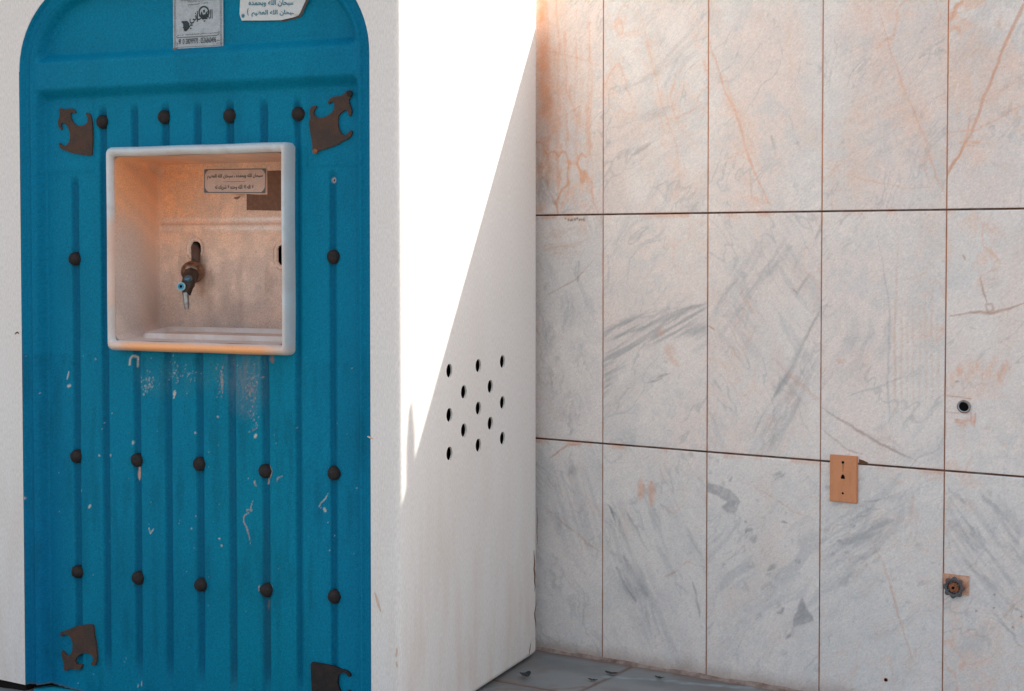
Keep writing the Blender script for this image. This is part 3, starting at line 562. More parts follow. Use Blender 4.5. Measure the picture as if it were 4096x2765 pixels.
Y = Y - .0020 * sstep(1.262, 1.275, Z) * (1 - sstep(1.43, 1.44, Z)) * ((X > -.25) | (X < -.84)) * rec
Y = Y + .0022 * (fbm(X * 3, Z * 2.2, 5, 3) - .5) * 2 * rec
# colour variation and wear, grooves darker throughout
cv.c = mix(cv.c, (.0, .125, .268), (1 - sstep(.02, .16, X - UL)) * .75)
cv.c = mix(cv.c, (.0, .138, .280), sstep(-.26, -.09, X) * .6)
cv.c = mix(cv.c, (.0, .195, .320), sstep(.35, .7, fbm(X * 3, Z * 1.5, 17, 4)) * .55)
cv.c = mix(cv.c, (.0, .130, .225), sstep(.5, .75, fbm(X * 9, Z * 4, 18, 5)) * .35)
low = (Z < .83)
cv.c = mix(cv.c, (.0, .190, .270), low * sstep(-.62, -.40, X) * (1 - sstep(-.34, -.22, X)) * .45)
cv.c = mix(cv.c, (.02, .12, .14), grv * low * sstep(.40, .7, fbm(X * 30, Z * 5, 19, 4)) * sstep(-.66, -.40, X) * (1 - sstep(-.34, -.3, X)) * .9)
cv.c = mix(cv.c, (.0, .085, .175), grv * .65)
def on4(a, b): return onF(a / 1.4525, 1300 + b / 1.4525, PD)
def on5(a, b): return onF(a / 1.4525, 2000 + b / 1.4525, PD)
CR, PK = (.62, .55, .45), (.55, .33, .24)
def s4(pts, w_, col=CR, a=.9, brk=.3, **k): cv.stroke([on4(*p) for p in pts], w_ * .00047, col, a, brk=brk, sc=200, taper=k.pop('taper', True), wob=.0008, **k)
def s5(pts, w_, col=CR, a=.9, brk=.3, **k): cv.stroke([on5(*p) for p in pts], w_ * .00047, col, a, brk=brk, sc=200, taper=k.pop('taper', True), wob=.0008, **k)
s4([(752, 230), (755, 195), (770, 180), (790, 190), (788, 240)], 11, taper=False); s4([(398, 270), (388, 320)], 7); s4([(395, 355), (405, 352)], 13, taper=False)
s4([(1012, 380), (1010, 415)], 18); s4([(1003, 430), (1012, 415)], 8)
rs = random.Random(3)
def specks(x0, x1, y0, y1, n, smin, smax, col=CR, a=.85):
    for _ in range(n):
        x, y = rs.gauss((x0 + x1) / 2, (x1 - x0) / 4), rs.gauss((y0 + y1) / 2, (y1 - y0) / 4); s_ = rs.uniform(smin * .7, smax * .8)
        s4([(x, y), (x + rs.uniform(-4, 4), y + rs.uniform(0, 7))], s_, col, a * rs.uniform(.25, .8), .3, taper=False)
specks(810, 930, 270, 400, 34, 4, 9); specks(970, 1040, 190, 350, 26, 4, 9); specks(1030, 1200, 240, 340, 22, 4, 7); specks(1255, 1310, 250, 420, 34, 4, 10, PK)
specks(1420, 1500, 270, 450, 60, 4, 10, PK); specks(1440, 1510, 430, 660, 24, 4, 9, PK); specks(820, 860, 340, 400, 14, 4, 9)
cv.poly([on4(*p) for p in [(1320, 200), (1500, 200), (1510, 420), (1440, 520), (1370, 470), (1340, 330)]], (.22, .19, .19), .55, .03, streak=(1.57, 30, 160), seed=12, brk=.6)
cv.poly([on4(*p) for p in [(790, 230), (1310, 200), (1320, 330), (1000, 400), (820, 390)]], (.05, .20, .24), .35, .03, streak=(1.57, 30, 100), seed=14, brk=.7)
s4([(1285, 270), (1290, 330), (1292, 400)], 14, PK, .6, .6); s4([(1258, 530), (1268, 540)], 10); s4([(1480, 650), (1485, 640)], 13, taper=False); s4([(1130, 625), (1131, 630)], 7, taper=False)
s4([(770, 680), (770, 690)], 9, taper=False); s4([(575, 757), (577, 760)], 9, taper=False); s4([(635, 755), (638, 757)], 12, taper=False); s4([(550, 195), (560, 205)], 7)
s4([(800, 828), (797, 870), (798, 905)], 17, (.66, .40, .26), .95, .1); s4([(792, 832), (806, 836)], 14, (.66, .40, .26), .9, .1)
s4([(1562, 822), (1574, 850), (1568, 880), (1552, 900), (1550, 925)], 9, (.60, .40, .30), .9, .1, taper=False)
s4([(1605, 915), (1612, 890), (1638, 880)], 6, PK, .8); s4([(1475, 905), (1480, 930)], 10, PK, .8); s4([(1478, 930), (1492, 940)], 6, PK, .7)
s4([(1908, 975), (1890, 1010), (1862, 1035), (1853, 1055), (1868, 1065)], 6); s4([(1882, 1070), (1887, 1080)], 13, taper=False)
s4([(1468, 1020), (1455, 1060), (1460, 1080), (1430, 1075), (1445, 1100)], 6, PK, .8); s4([(1450, 1090), (1420, 1105), (1412, 1125), (1418, 1160)], 6, PK, .8)
s4([(192, 990), (196, 996)], 12, taper=False); s4([(468, 960), (470, 965)], 8, taper=False); s4([(518, 1060), (524, 1052)], 12, taper=False); s4([(1500, 1008), (1600, 640)], 3, (.02, .12, .16), .0)
s5([(862, 165), (872, 195), (896, 162)], 6); s5([(862, 165), (866, 180)], 5); s5([(1412, 95), (1414, 130), (1432, 165), (1445, 210), (1453, 255)], 7, PK, .85); s5([(1270, 225), (1275, 228)], 7, taper=False); s5([(1285, 266), (1288, 268)], 7, taper=False)
s5([(1552, 580), (1550, 620), (1548, 645)], 11, (.16, .12, .10), .9); s5([(1505, 490), (1500, 530)], 6, (.60, .40, .30), .8); s5([(1575, 495), (1578, 535)], 6, (.60, .40, .30), .8); s5([(155, 1020), (152, 1032)], 6)
s5([(820, 1055), (822, 1085)], 6, CR, .7); s5([(800, 1070), (800, 1090)], 9, CR, .5); s5([(1110, 165), (1113, 168)], 6, taper=False)
s4([(158, 950), (190, 860)], 3, (.002, .06, .12), .0)
for k in range(46): s4([(rs.uniform(150, 2100), rs.uniform(150, 1160))] * 2, rs.uniform(3, 5.5), CR, rs.uniform(.3, .8), 0, taper=False)
for k in range(30): s5([(rs.uniform(150, 2100), rs.uniform(0, 1100))] * 2, rs.uniform(3, 5), CR, rs.uniform(.2, .6), 0, taper=False)
for k in range(22): x, y = rs.uniform(150, 2100), rs.uniform(-1200, 1100); s4([(x, y), (x + rs.uniform(-4, 4), y + rs.uniform(20, 90))], 5, (.002, .075, .13), .5, .4)
s4([(1585, 175), (1580, 200), (1592, 222)], 22, (.35, .13, .07), .85, .4)
u_, z_ = onF(755 * K, 409 * K, PD)                                       # screw hole
cv.stroke([(u_, z_), (u_ + .0004, z_)], .012, (.5, .42, .36), .9, soft=.3); cv.stroke([(u_, z_), (u_ + .0004, z_)], .006, (.01, .01, .01), 1, soft=.2)
wob = .017 + .004 * np.sin(xs * 23) + .010 * (fbm(xs * 9, xs * 0, 3, 4) - .5) - .019 * sstep(-.98, -.70, xs)
Zc = np.maximum(Z, wob[:, None])
cv.c = mix(cv.c, (.10, .09, .08), (1 - sstep(.001, .004, Z - wob[:, None])) * .8)
nhole = (X[:-1, :-1] > NU0 - .012) & (X[:-1, :-1] < NU1 + .010) & (Z[:-1, :-1] > NZ0 - .012) & (Z[:-1, :-1] < NZ1 + .010)
below = (Z[1:, 1:] < wob[:-1, None])
outs = (D[:-1, :-1] < -.010)
cv.c = mix(cv.c, (.0, .10, .17), sstep(.5, .8, fbm(X * 40, Z * 6, 27, 5)) * .4 * low)
grid('door_panel', xs, zs, Y, speck(cv.c, .075, 5), keep=~(nhole | below | outs), m=M['blue'], parent=cab)

# ---- niche rim
prof = [(0, .034), (0, .012), (.0015, .005), (.006, -.001), (.0115, -.0045), (.017, -.004), (.022, .001), (.0255, .009), (.027, .020), (.027, .042)]
bm = bmesh.new(); rings = []; cols = []
for t, y in prof:
    rr = rrect(NU0 - t * .62, NU1 + t * .50, NZ0 - t * .90, NZ1 + t * .86, .0055 + t * .22, 8)
    # subdivide straight runs so stain and painted light can follow the lip
    pts = []
    for k in range(len(rr)):
        a, b = rr[k], rr[(k + 1) % len(rr)]; n = 40 if math.dist(a, b) > .1 else 1
        pts += [(a[0] + (b[0] - a[0]) * q / n, a[1] + (b[1] - a[1]) * q / n) for q in range(n)]
    wv = [.0004 * math.sin(p[0] * 31 + p[1] * 17) for p in pts]
    rings.append([bm.verts.new((p[0] + q, y, p[1] - q)) for p, q in zip(pts, wv)])
for a, b in zip(rings, rings[1:]):
    n = len(a)
    for k in range(n): bm.faces.new((a[k], a[(k + 1) % n], b[(k + 1) % n], b[k]))
rim = from_bm('niche_rim', bm, M['frame'], cab, 60)
me = rim.data; co = np.zeros(len(me.vertices) * 3, np.float32); me.vertices.foreach_get('co', co); co = co.reshape(-1, 3)
c = np.ones((len(co), 3)) * np.array((.64, .66, .66))
f1 = fbm(co[:, 0] * 14, co[:, 2] * 14, 4, 4)
c = mix(c, (.58, .44, .35), sstep(.45, .7, f1) * .45); c = mix(c, (.45, .38, .32), sstep(.5, .72, fbm(co[:, 0] * 70, co[:, 2] * 70 + co[:, 1] * 50, 14, 5)) * .35); c = mix(c, (.42, .52, .56), sstep(NZ1 + .008, NZ1 + .018, co[:, 2]) * .7); c = mix(c, (.48, .56, .60), (co[:, 0] > NU1 + .010) * .5)  # mottled stain, then bluish sky tint painted on top and right outer faces
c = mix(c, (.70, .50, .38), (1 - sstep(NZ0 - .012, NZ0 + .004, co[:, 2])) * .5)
c = mix(c, (1.0, .40, .12), (1 - sstep(NZ0 - .008, NZ0 + .001, co[:, 2])) * sstep(-.80, -.66, co[:, 0] + .08 * (f1 - .5)) * (1 - sstep(-.36, -.29, co[:, 0])) * .85)  # warm bounce light under the lower lip painted in orange
c = mix(c, (.80, .50, .36), ((co[:, 0] < NU0 + .001) & (co[:, 1] < .02) & (co[:, 0] > NU0 - .010)) * sstep(.93, .97, co[:, 2]) * (1 - sstep(1.13, 1.17, co[:, 2])) * .6)
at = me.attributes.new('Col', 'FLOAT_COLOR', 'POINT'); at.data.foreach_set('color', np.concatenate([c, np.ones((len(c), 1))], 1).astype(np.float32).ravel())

# ---- niche liner: walls and back
ND = .190
def liner_col(U, Y_, Zz):
    c = np.ones(U.shape + (3,)) * np.array((.86, .63, .50))
    n = fbm(U * 7 + Y_ * 5, Zz * 5 + Y_ * 3, 40, 5)
    c = mix(c, (.95, .42, .16), sstep(.98, 1.24, Zz + .12 * (n - .5)) * (.38 + .42 * (1 - sstep(-.70, -.42, U))))  # warm bounce glow painted into the upper part, strongest at left
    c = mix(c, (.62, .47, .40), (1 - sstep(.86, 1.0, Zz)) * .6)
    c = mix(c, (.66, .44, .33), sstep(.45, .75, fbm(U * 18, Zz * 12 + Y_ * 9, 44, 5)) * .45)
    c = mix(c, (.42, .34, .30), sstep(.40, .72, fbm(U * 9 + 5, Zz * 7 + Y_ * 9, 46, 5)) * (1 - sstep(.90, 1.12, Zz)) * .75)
    c = mix(c, (.40, .31, .27), sstep(.35, .6, fbm(U * 30 + 5, Zz * 30 + Y_ * 20, 47, 5)) * .25)
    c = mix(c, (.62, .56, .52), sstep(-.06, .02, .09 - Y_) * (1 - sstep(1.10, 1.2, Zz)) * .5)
    return c
bm = bmesh.new(); rings = []
for k in range(24):
    y = .012 + (ND + .002 - .012) * k / 23; f = k / 23; ins = .008 * (sstep(.93, 1.0, np.array(f)))
    rr = rrect(NU0 + .0005 + .002 * f + ins, NU1 - .0005 - .002 * f - ins, NZ0 + .0005 + .017 * f + ins, NZ1 - .0005 - .010 * f - ins, .013 + .010 * f, 6)
    pts = []
    for q in range(len(rr)):
        a, b = rr[q], rr[(q + 1) % len(rr)]; n = 24 if math.dist(a, b) > .1 else 1
        pts += [(a[0] + (b[0] - a[0]) * s_ / n, a[1] + (b[1] - a[1]) * s_ / n) for s_ in range(n)]
    rings.append([bm.verts.new((p[0], y, p[1])) for p in pts])
for a, b in zip(rings, rings[1:]):
    n = len(a)
    for k in range(n): bm.faces.new((a[k], a[(k + 1) % n], b[(k + 1) % n], b[k]))
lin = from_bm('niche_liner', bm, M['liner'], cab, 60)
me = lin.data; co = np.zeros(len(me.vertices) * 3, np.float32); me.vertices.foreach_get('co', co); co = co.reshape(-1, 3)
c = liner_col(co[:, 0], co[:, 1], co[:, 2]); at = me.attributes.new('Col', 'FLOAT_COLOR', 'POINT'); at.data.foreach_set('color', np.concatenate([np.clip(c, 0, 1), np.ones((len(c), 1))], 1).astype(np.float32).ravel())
xs = np.arange(NU0 + .004, NU1 - .003, .0018); zs = np.arange(NZ0 + .018, NZ1 - .010, .0018)
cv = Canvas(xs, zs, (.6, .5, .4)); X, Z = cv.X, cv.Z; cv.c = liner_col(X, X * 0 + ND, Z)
led = 1 - sstep(1.136, 1.154, Z)
Y = ND - .006 * led - .010 * sstep(NZ1 - .030, NZ1 - .010, Z) ** 2
H1 = onF(780, 990, ND - .006); H2 = onF(1131, 1006, ND - .006)
hole = np.zeros(X.shape, bool)
for q, (hu, hz) in enumerate((H1, H2)):
    zz = np.clip(Z, hz - (.007 if q == 0 else .020), hz); r_ = np.hypot(X - hu, Z - zz); hole |= r_ < (.0140 if q == 0 else .0155)
    Y = Y - .0016 * np.exp(-((r_ - .021) / .004) ** 2); Y = Y + .004 * (1 - sstep(.0138, .018, r_))
    cv.c = mix(cv.c, (.90, .66, .52), (1 - sstep(.018, .024, r_)) * .7); cv.c = mix(cv.c, (.33, .17, .10), np.exp(-((r_ - .0245) / .0014) ** 2) * .7 * sstep(.35, .6, fbm(X * 60, Z * 60, 4)))
cv.stroke([onF(660 + 430 / 4.36, 900 + 160 / 4.36, ND - .012), onF(660 + 480 / 4.36, 900 + 190 / 4.36, ND - .012)], .010, (.72, .46, .34), .8)
for zb in (1.154, 1.133): cv.c = mix(cv.c, (.92, .80, .72), np.exp(-((Z - zb) / .0055) ** 2) * (.35 + .65 * sstep(-.66, -.45, X)) * (.5 + fbm(X * 30, Z * 90, 8, 4)) * .7)  # ledge highlight painted as two pale bands
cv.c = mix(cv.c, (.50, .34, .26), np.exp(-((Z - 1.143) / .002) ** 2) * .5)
cv.stroke([onF(660 + 600 / 4.36, 900 + 1000 / 4.36, ND - .012), onF(660 + 620 / 4.36, 900 + 1150 / 4.36, ND - .012)], .03, (.45, .26, .15), .6, soft=.9, brk=.5)
z3 = lambda a, b: onF(380 + a / 1.7058, 540 + b / 1.7058, ND)
cv.stroke([z3(955, 385), z3(1010, 395)], .018, (.42, .20, .10), .7, brk=.4); cv.stroke([z3(945, 430), z3(970, 432), z3(995, 418)], .006, (.10, .05, .03), .9, taper=True)
Zb = fbm(X * 40, Z * 9, 77, 4); cv.c = mix(cv.c, (.40, .27, .21), sstep(.6, .8, Zb) * .4 * led)
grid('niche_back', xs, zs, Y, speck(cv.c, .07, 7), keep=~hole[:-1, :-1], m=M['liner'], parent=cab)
# raised basin rim on the niche floor
bm = bmesh.new(); base = rrect(NU0 + .045, NU1 - .004, .055, .168, .022, 8); rings = []
for k, (a, b) in enumerate(base):
    nx_, ny_ = a - (NU0 + NU1) / 2, b - .11; L = math.hypot(nx_, ny_); nx_, ny_ = nx_ / L, ny_ / L
    fz = NZ0 + .0005 + .017 * (b - .012) / (ND - .01)
    rings.append([bm.verts.new((a + nx_ * dx, b + ny_ * dx, fz + dz)) for dx, dz in ((.009, -.002), (.007, .007), (.001, .0115), (-.006, .008), (-.008, -.002))])
n = len(rings)
for k in range(n):
    for q in range(4): bm.faces.new((rings[k][q], rings[(k + 1) % n][q], rings[(k + 1) % n][q + 1], rings[k][q + 1]))
from_bm('basin_rim', bm, mat('basin_glaze', (.60, .53, .49), .3, mott2=(.50, .32, .22), mott=.6, msc=20, coat=.3), cab, 60)

# ---- studs
STUDS = [(299.5, 1826.7), (541.8, 1841.8), (791, 1857.7), (1054.7, 1886.6), (1331.5, 1894.8), (303.6, 2289.2), (546, 2313.9), (797.2, 2342.2), (1060.2, 2362.8), (1332.2, 2389),
         (292.6, 1036), (1329, 1027.5), (404, 486.7), (650.6, 467.5), (912.9, 462.7), (1187, 455)]
def stud_mesh(s):
    bm = bmesh.new(); r = .0166; random.seed(s)
    lathe(bm, [(r * .98, -.006), (r, .002), (r * .97, .0052), (r * .86, .0092), (r * .66, .0125), (r * .38, .0148), (r * .12, .0155)], (0, 0, 0), (0, -1, 0), 14, .025)
    for v in bm.verts: v.co += Vector((random.gauss(0, .00035), random.gauss(0, .0003), random.gauss(0, .00035)))
    me = bpy.data.meshes.new('stud'); bmesh.ops.recalc_face_normals(bm, faces=bm.faces); bm.to_mesh(me); bm.free(); me.shade_smooth(); me.set_sharp_from_angle(angle=R(50)); me.materials.append(M['stud']); return me
sms = [stud_mesh(k) for k in range(4)]
for k, (x, y) in enumerate(STUDS):
    u, z = onF(x, y, PD - .006); o = bpy.data.objects.new('stud', sms[k % 4]); COL.objects.link(o); o.parent = cab; o.location = (u, PD + .003, z); o.rotation_euler = (0, k * 1.3, 0)

# ---- rusty corner ornaments
BRK = {
 'a': ((200, 340, 4.904), [(175,450),(250,470),(330,480),(400,460),(450,470),(510,530),(490,550),(440,540),(400,560),(405,620),(430,700),(480,770),(550,800),(620,805),(680,790),(730,740),(745,680),(735,620),(695,565),(720,545),(770,560),(810,620),(820,700),(835,900),(830,1200),(826,1330),(820,1384),(770,1388),(620,1370),(480,1345),(380,1320),(330,1290),(230,1270),(185,1210),(170,1135),(200,1140),(240,1190),(300,1200),(350,1160),(385,1090),(395,1000),(385,920),(350,830),(310,770),(260,745),(220,760),(215,800),(240,870),(215,885),(180,840),(155,760),(165,690),(190,620),(190,540)]),
 'b': ((1200, 340, 5.229), [(1010,115),(1060,150),(1085,200),(1060,260),(1025,300),(1025,370),(1060,460),(1085,540),(1080,600),(1040,660),(1010,640),(1015,590),(990,540),(940,520),(890,560),(830,610),(800,670),(785,760),(800,880),(840,980),(890,1040),(950,1050),(1010,1010),(1050,950),(1085,960),(1090,1020),(1050,1090),(980,1140),(900,1170),(800,1240),(650,1300),(500,1350),(400,1370),(320,1450),(280,1410),(255,1350),(265,1270),(235,1100),(205,930),(190,800),(195,740),(220,700),(205,600),(200,520),(240,460),(300,430),(350,440),(330,490),(290,540),(280,600),(310,650),(380,690),(460,695),(550,665),(640,600),(700,530),(725,470),(715,380),(680,345),(630,370),(605,400),(580,385),(600,320),(650,270),(720,240),(850,240),(920,190),(970,130)]),
 'c': ((200, 2460, 6.036), [(1030,235),(1050,320),(1060,450),(1090,620),(1120,800),(1130,950),(1130,1120),(1100,1200),(1030,1230),(985,1200),(1000,1150),(1040,1120),(1050,1060),(1020,990),(960,940),(880,910),(800,920),(720,960),(650,1010),(610,1080),(605,1150),(640,1200),(700,1200),(770,1190),(770,1260),(720,1320),(630,1330),(520,1290),(440,1320),(390,1360),(340,1330),(335,1180),(320,1100),(280,1000),(270,920),(300,850),(330,900),(380,970),(440,985),(500,950),(540,870),(550,720),(530,610),(480,520),(420,480),(350,470),(310,490),(280,530),(250,520),(250,440),(290,400),(380,380),(480,340),(560,300),(700,260),(850,240),(980,234)]),
 'd': ((1200, 2600, 9.508), [(405,465),(600,490),(900,540),(1200,600),(1400,670),(1550,740),(1700,760),(1830,830),(1920,930),(1900,1040),(1840,1020),(1760,900),(1640,860),(1540,900),(1460,980),(1430,1100),(1420,1250),(1460,1400),(1520,1569),(1620,1690),(1720,1700),(1790,1640),(1800,1570),(1850,1530),(1910,1570),(1920,1720),(1880,1880),(1870,2050),(1860,2250),(1780,2290),(1650,2230),(1500,2270),(1350,2250),(1270,2150),(1330,2080),(1450,2080),(1480,1980),(1430,1850),(1300,1750),(1150,1700),(1000,1700),(880,1760),(800,1860),(790,1970),(860,2060),(850,2120),(760,2130),(660,2060),(600,1900),(560,1750),(450,1569),(430,1200),(410,800)])}
BL = {'a': 'rusty ornament at the upper left corner', 'b': 'tilted rusty ornament at the upper right corner', 'c': 'rusty ornament at the lower left corner', 'd': 'dark ornament at the lower right corner, cut by the picture edge'}
for key, ((ox_, oy_, s_), pts) in BRK.items():
    P2 = smooth_poly([onF(ox_ + a / s_, oy_ + b / s_, PD - .005) for a, b in pts], 1)
    bm = bmesh.new(); slab(bm, P2, PD + .001, PD - .0055)
    o = from_bm('corner_ornament', bm, M['iron'] if key != 'd' else M['stud'], cab); o['label'] = BL[key]
bm = bmesh.new(); u, z = onF(1200 + 320 / 5.229, 340 + 1390 / 5.229, PD - .006); lathe(bm, [(.006, 0), (.006, .003), (.003, .0045)], (u, PD - .0055, z), (0, -1, 0), 12); from_bm('screw', bm, M['rustcol'], cab, 50)
bm = bmesh.new(); u, z = onF(1200 + 1045 / 5.229, 340 + 180 / 5.229, PD - .006); lathe(bm, [(.007, 0), (.007, .003), (.003, .0045)], (u, PD - .0055, z), (0, -1, 0), 12); from_bm('screw', bm, M['stud'], cab, 50)

# ---- tap
def F3(x, y, off): u, z = onF(x, y, off); return (u, off, z)
tap = empty('tap'); tap.parent = cab
bm = bmesh.new(); tube(bm, [F3(781, 975, .215), F3(782, 990, .195), F3(784, 1010, .181), F3(783, 1035, .172), F3(780, 1062, .165), F3(776, 1085, .158)], [.0112, .0112, .0115, .0108, .0104, .0104]); from_bm('supply_pipe', bm, mat('rusted_pipe', (.13, .085, .065), .5, metal=.3, mott2=(.05, .03, .022), mott=.8, msc=80), tap, 60)
bm = bmesh.new(); ax = Vector(F3(752, 1128, .118)) - Vector(F3(772, 1084, .160))
lathe(bm, [(.010, -.024), (.019, -.019), (.0258, -.010), (.0286, .0), (.0270, .009), (.0215, .017), (.0165, .020), (.015, .021)], F3(771, 1088, .158), ax, 32); from_bm('flange', bm, M['brass'], tap, 60)
bm = bmesh.new(); lathe(bm, [(.0175, .0), (.0190, .004), (.0190, .018), (.016, .021)], F3(768, 1094, .146), ax, 8); from_bm('hex_nut', bm, M['dark_metal'], tap, 30)
bm = bmesh.new(); tube(bm, [F3(763, 1105, .130), F3(757, 1120, .118), F3(752, 1140, .112), F3(748, 1160, .110), F3(746, 1180, .110)], [.0150, .0165, .0160, .0130, .0100]); from_bm('valve_body', bm, M['dark_metal'], tap, 60)
bm = bmesh.new(); lathe(bm, [(.010, -.002), (.0105, .004), (.006, .008)], F3(753, 1117, .104), (0, -.6, .9), 16); from_bm('bonnet_cap', bm, mat('blue_stained_steel', (.09, .17, .22), .35, metal=.6), tap, 50)
bm = bmesh.new(); tube(bm, [F3(743, 1172, .106), F3(745, 1200, .104), F3(747, 1228, .102), F3(747.5, 1238, .102)], [.0078, .0070, .0062, .0052]); from_bm('spout', bm, M['chrome'], tap, 60)
bm = bmesh.new(); tube(bm, [F3(742, 1143, .106), F3(731, 1146, .092)], [.0065, .0065]); from_bm('stem', bm, M['dark_metal'], tap, 60)
vdir = Vector((.35, -.93, .08))
bm = bmesh.new(); lathe(bm, [(.0098, .0), (.0102, .003), (.0102, .007), (.0092, .008), (.0070, .008), (.0066, .005), (.001, .005)], F3(727, 1147, .090), vdir, 24); kn = from_bm('knob', bm, mat('knob_plastic', (.30, .50, .58), .3), tap, 50)
bm = bmesh.new(); lathe(bm, [(.0074, .0076), (.0074, .0090), (.0036, .0090), (.0034, .006)], F3(727, 1147, .090), vdir, 24, cap=False); from_bm('coloured_ring', bm, M['cyan'], kn, 50)
bm = bmesh.new(); lathe(bm, [(.0034, .0072), (.0002, .0073)], F3(727, 1147, .090), vdir, 16, cap=False); from_bm('knob_hole', bm, M['black'], kn)

# ---- stickers and plates
def quadpts(pts, off): return [onF(*p, off) for p in pts]
zs_ = lambda a, b: (790 + a / 6.64, 640 + b / 6.64)
yy = ND - .0012
bm = bmesh.new(); slab(bm, quadpts([zs_(1560, 920), zs_(1850, 920), zs_(1850, 290), zs_(2560, 270), zs_(2560, 1355), zs_(1300, 1335), zs_(1300, 905)], yy), ND - .0002, yy + .0006)
from_bm('adhesive_residue', bm, M['glue'], cab)
lab = empty('prayer_sticker'); lab.parent = cab
q4 = quadpts([zs_(168, 236), zs_(1842, 212), zs_(1822, 898), zs_(162, 888)], yy)
bm = bmesh.new(); slab(bm, q4, yy + .0004, yy); from_bm('sticker_sheet', bm, M['label'], lab)
def qmap(q, s, t):                                    # s right, t down
    a = np.array(q); return tuple((a[0] * (1 - s) + a[1] * s) * (1 - t) + (a[3] * (1 - s) + a[2] * s) * t)
bm = bmesh.new(); yb = yy - .0004
for pts in ([(.015, .04), (.985, .04)], [(.985, .04), (.985, .96)], [(.985, .96), (.015, .96)], [(.015, .96), (.015, .04)]): ribbon_bm(bm, [qmap(q4, *p) for p in pts], .0022, yb)
for cs, ct, dx, dy in ((.02, .05, 1, 1), (.98, .05, -1, 1), (.02, .95, 1, -1), (.98, .95, -1, -1)):
    v = [qmap(q4, cs, ct), qmap(q4, cs + .06 * dx, ct), qmap(q4, cs + .025 * dx, ct + .08 * dy), qmap(q4, cs, ct + .2 * dy)]; bm.faces.new([bm.verts.new((p[0], yb - .0001, p[1])) for p in v])
from_bm('border', bm, M['greyink'], lab)
bm = bmesh.new(); ribbon_bm(bm, [qmap(q4, .31, .535), qmap(q4, .67, .525)], .0008, yb); from_bm('divider', bm, M['glue'], lab)
lettering(shape('سبحان الله وبحمده ، سبحان الله العظيم'), qmap(q4, .06, .445), qmap(q4, .94, .425), .0135, yb, M['ink'], lab, .022)
lettering(shape('لا اله الا الله وحده لا شريك له'), qmap(q4, .185, .87), qmap(q4, .80, .86), .0128, yb, M['ink'], lab, .022)

z2 = lambda a, b: (640 + a / 3.521, b / 3.521)
pl = empty('tin_plate'); pl.parent = cab; yp = PD - .004
a0, b0 = onF(*z2(188, 750), yp); a1, b1 = onF(*z2(890, 692), yp)
PH = .235
q4 = [(a0, b0 + PH), (a1, b1 + PH), (a1, b1), (a0, b0)]
bm = bmesh.new(); slab(bm, q4, PD - .001, yp); from_bm('plate_sheet', bm, M['plate'], pl)
yb = yp - .0004
def Z2(a, b): return onF(*z2(a, b), yp)
bm = bmesh.new()
for d in (.03, .052): ribbon_bm(bm, [qmap(q4, d, .02), qmap(q4, d, .98 - d * .3)], .0009, yb); ribbon_bm(bm, [qmap(q4, 1 - d, .02), qmap(q4, 1 - d, .98 - d * .3)], .0009, yb)
ribbon_bm(bm, [Z2(250, 668), Z2(840, 640)], .0009, yb); ribbon_bm(bm, [Z2(250, 692), Z2(800, 664)], .0012, yb); ribbon_bm(bm, [Z2(215, 735), Z2(880, 700)], .0012, yb)
ribbon_bm(bm, [Z2(235, 510), Z2(240, 532), Z2(500, 520), Z2(800, 500), Z2(828, 480), Z2(830, 440)], .0022, yb)
from_bm('border', bm, M['greyink'], pl)
bm = bmesh.new(); rs = random.Random(5)
def scrib(x0, y0, x1, y1, n, h):                      # rows too small to be read: broken dashes
    for k in range(n):
        t = k / n; a, b = x0 + (x1 - x0) * t, y0 + (y1 - y0) * t
        if rs.random() < .15: continue
        ribbon_bm(bm, [Z2(a, b + rs.uniform(-h, h)), Z2(a + (x1 - x0) / n * .9, b + (y1 - y0) / n + rs.uniform(-h, h))], rs.uniform(.0008, .0020), yb)
scrib(245, 500, 815, 462, 44, 6); scrib(395, 72, 680, 42, 20, 8); scrib(290, 12, 790, -8, 34, 7); scrib(330, 30, 600, 22, 18, 4)
for _ in range(40): a, b = rs.uniform(790, 875), rs.uniform(560, 690); ribbon_bm(bm, [Z2(a, b), Z2(a + rs.uniform(4, 14), b + rs.uniform(-8, 8))], rs.uniform(.0007, .0018), yb)
for _ in range(34): a, b = rs.uniform(200, 250), rs.uniform(580, 720); ribbon_bm(bm, [Z2(a, b), Z2(a + rs.uniform(4, 12), b + rs.uniform(-8, 8))], rs.uniform(.0007, .002), yb)
for k in range(60): a = 200 + (k % 2) * 655 + rs.uniform(-6, 6); b = rs.uniform(-200, 560); ribbon_bm(bm, [Z2(a, b), Z2(a + 8, b + 9)], .0009, yb)
from_bm('small_print', bm, M['greyink'], pl)
lettering('\u260E', Z2(262, 630), Z2(300, 626), .0125, yb, M['ink'], pl, .02)
lettering('0138099970 : 0536860496', Z2(320, 628), Z2(792, 598), .0130, yb, M['ink'], pl, .015)
lettering(shape('الفيحاني'), Z2(418, 372), Z2(742, 335), .0330, yb, M['ink'], pl, .018)
bm = bmesh.new()                                      # round emblem with three leaves, and the crescent swirl
cx_, cy_ = 620, 175
ribbon_bm(bm, [Z2(cx_ + 68 * math.cos(a), cy_ + 80 * math.sin(a)) for a in np.linspace(0, 2 * math.pi, 33)], .0038, yb)
def leaf(pts, wv): ribbon_bm(bm, [Z2(*p) for p in pts], wv, yb - .0001)
leaf([(622, 135), (622, 150), (622, 172), (622, 185)], [.001, .0055, .0045, .001]); leaf([(622, 238), (600, 225), (588, 205), (587, 182), (592, 165)], [.003, .006, .0055, .004, .001]); leaf([(622, 238), (640, 225), (652, 205), (655, 182), (650, 165)], [.003, .006, .0055, .004, .001]); leaf([(622, 245), (622, 225), (622, 200)], [.004, .004, .002])
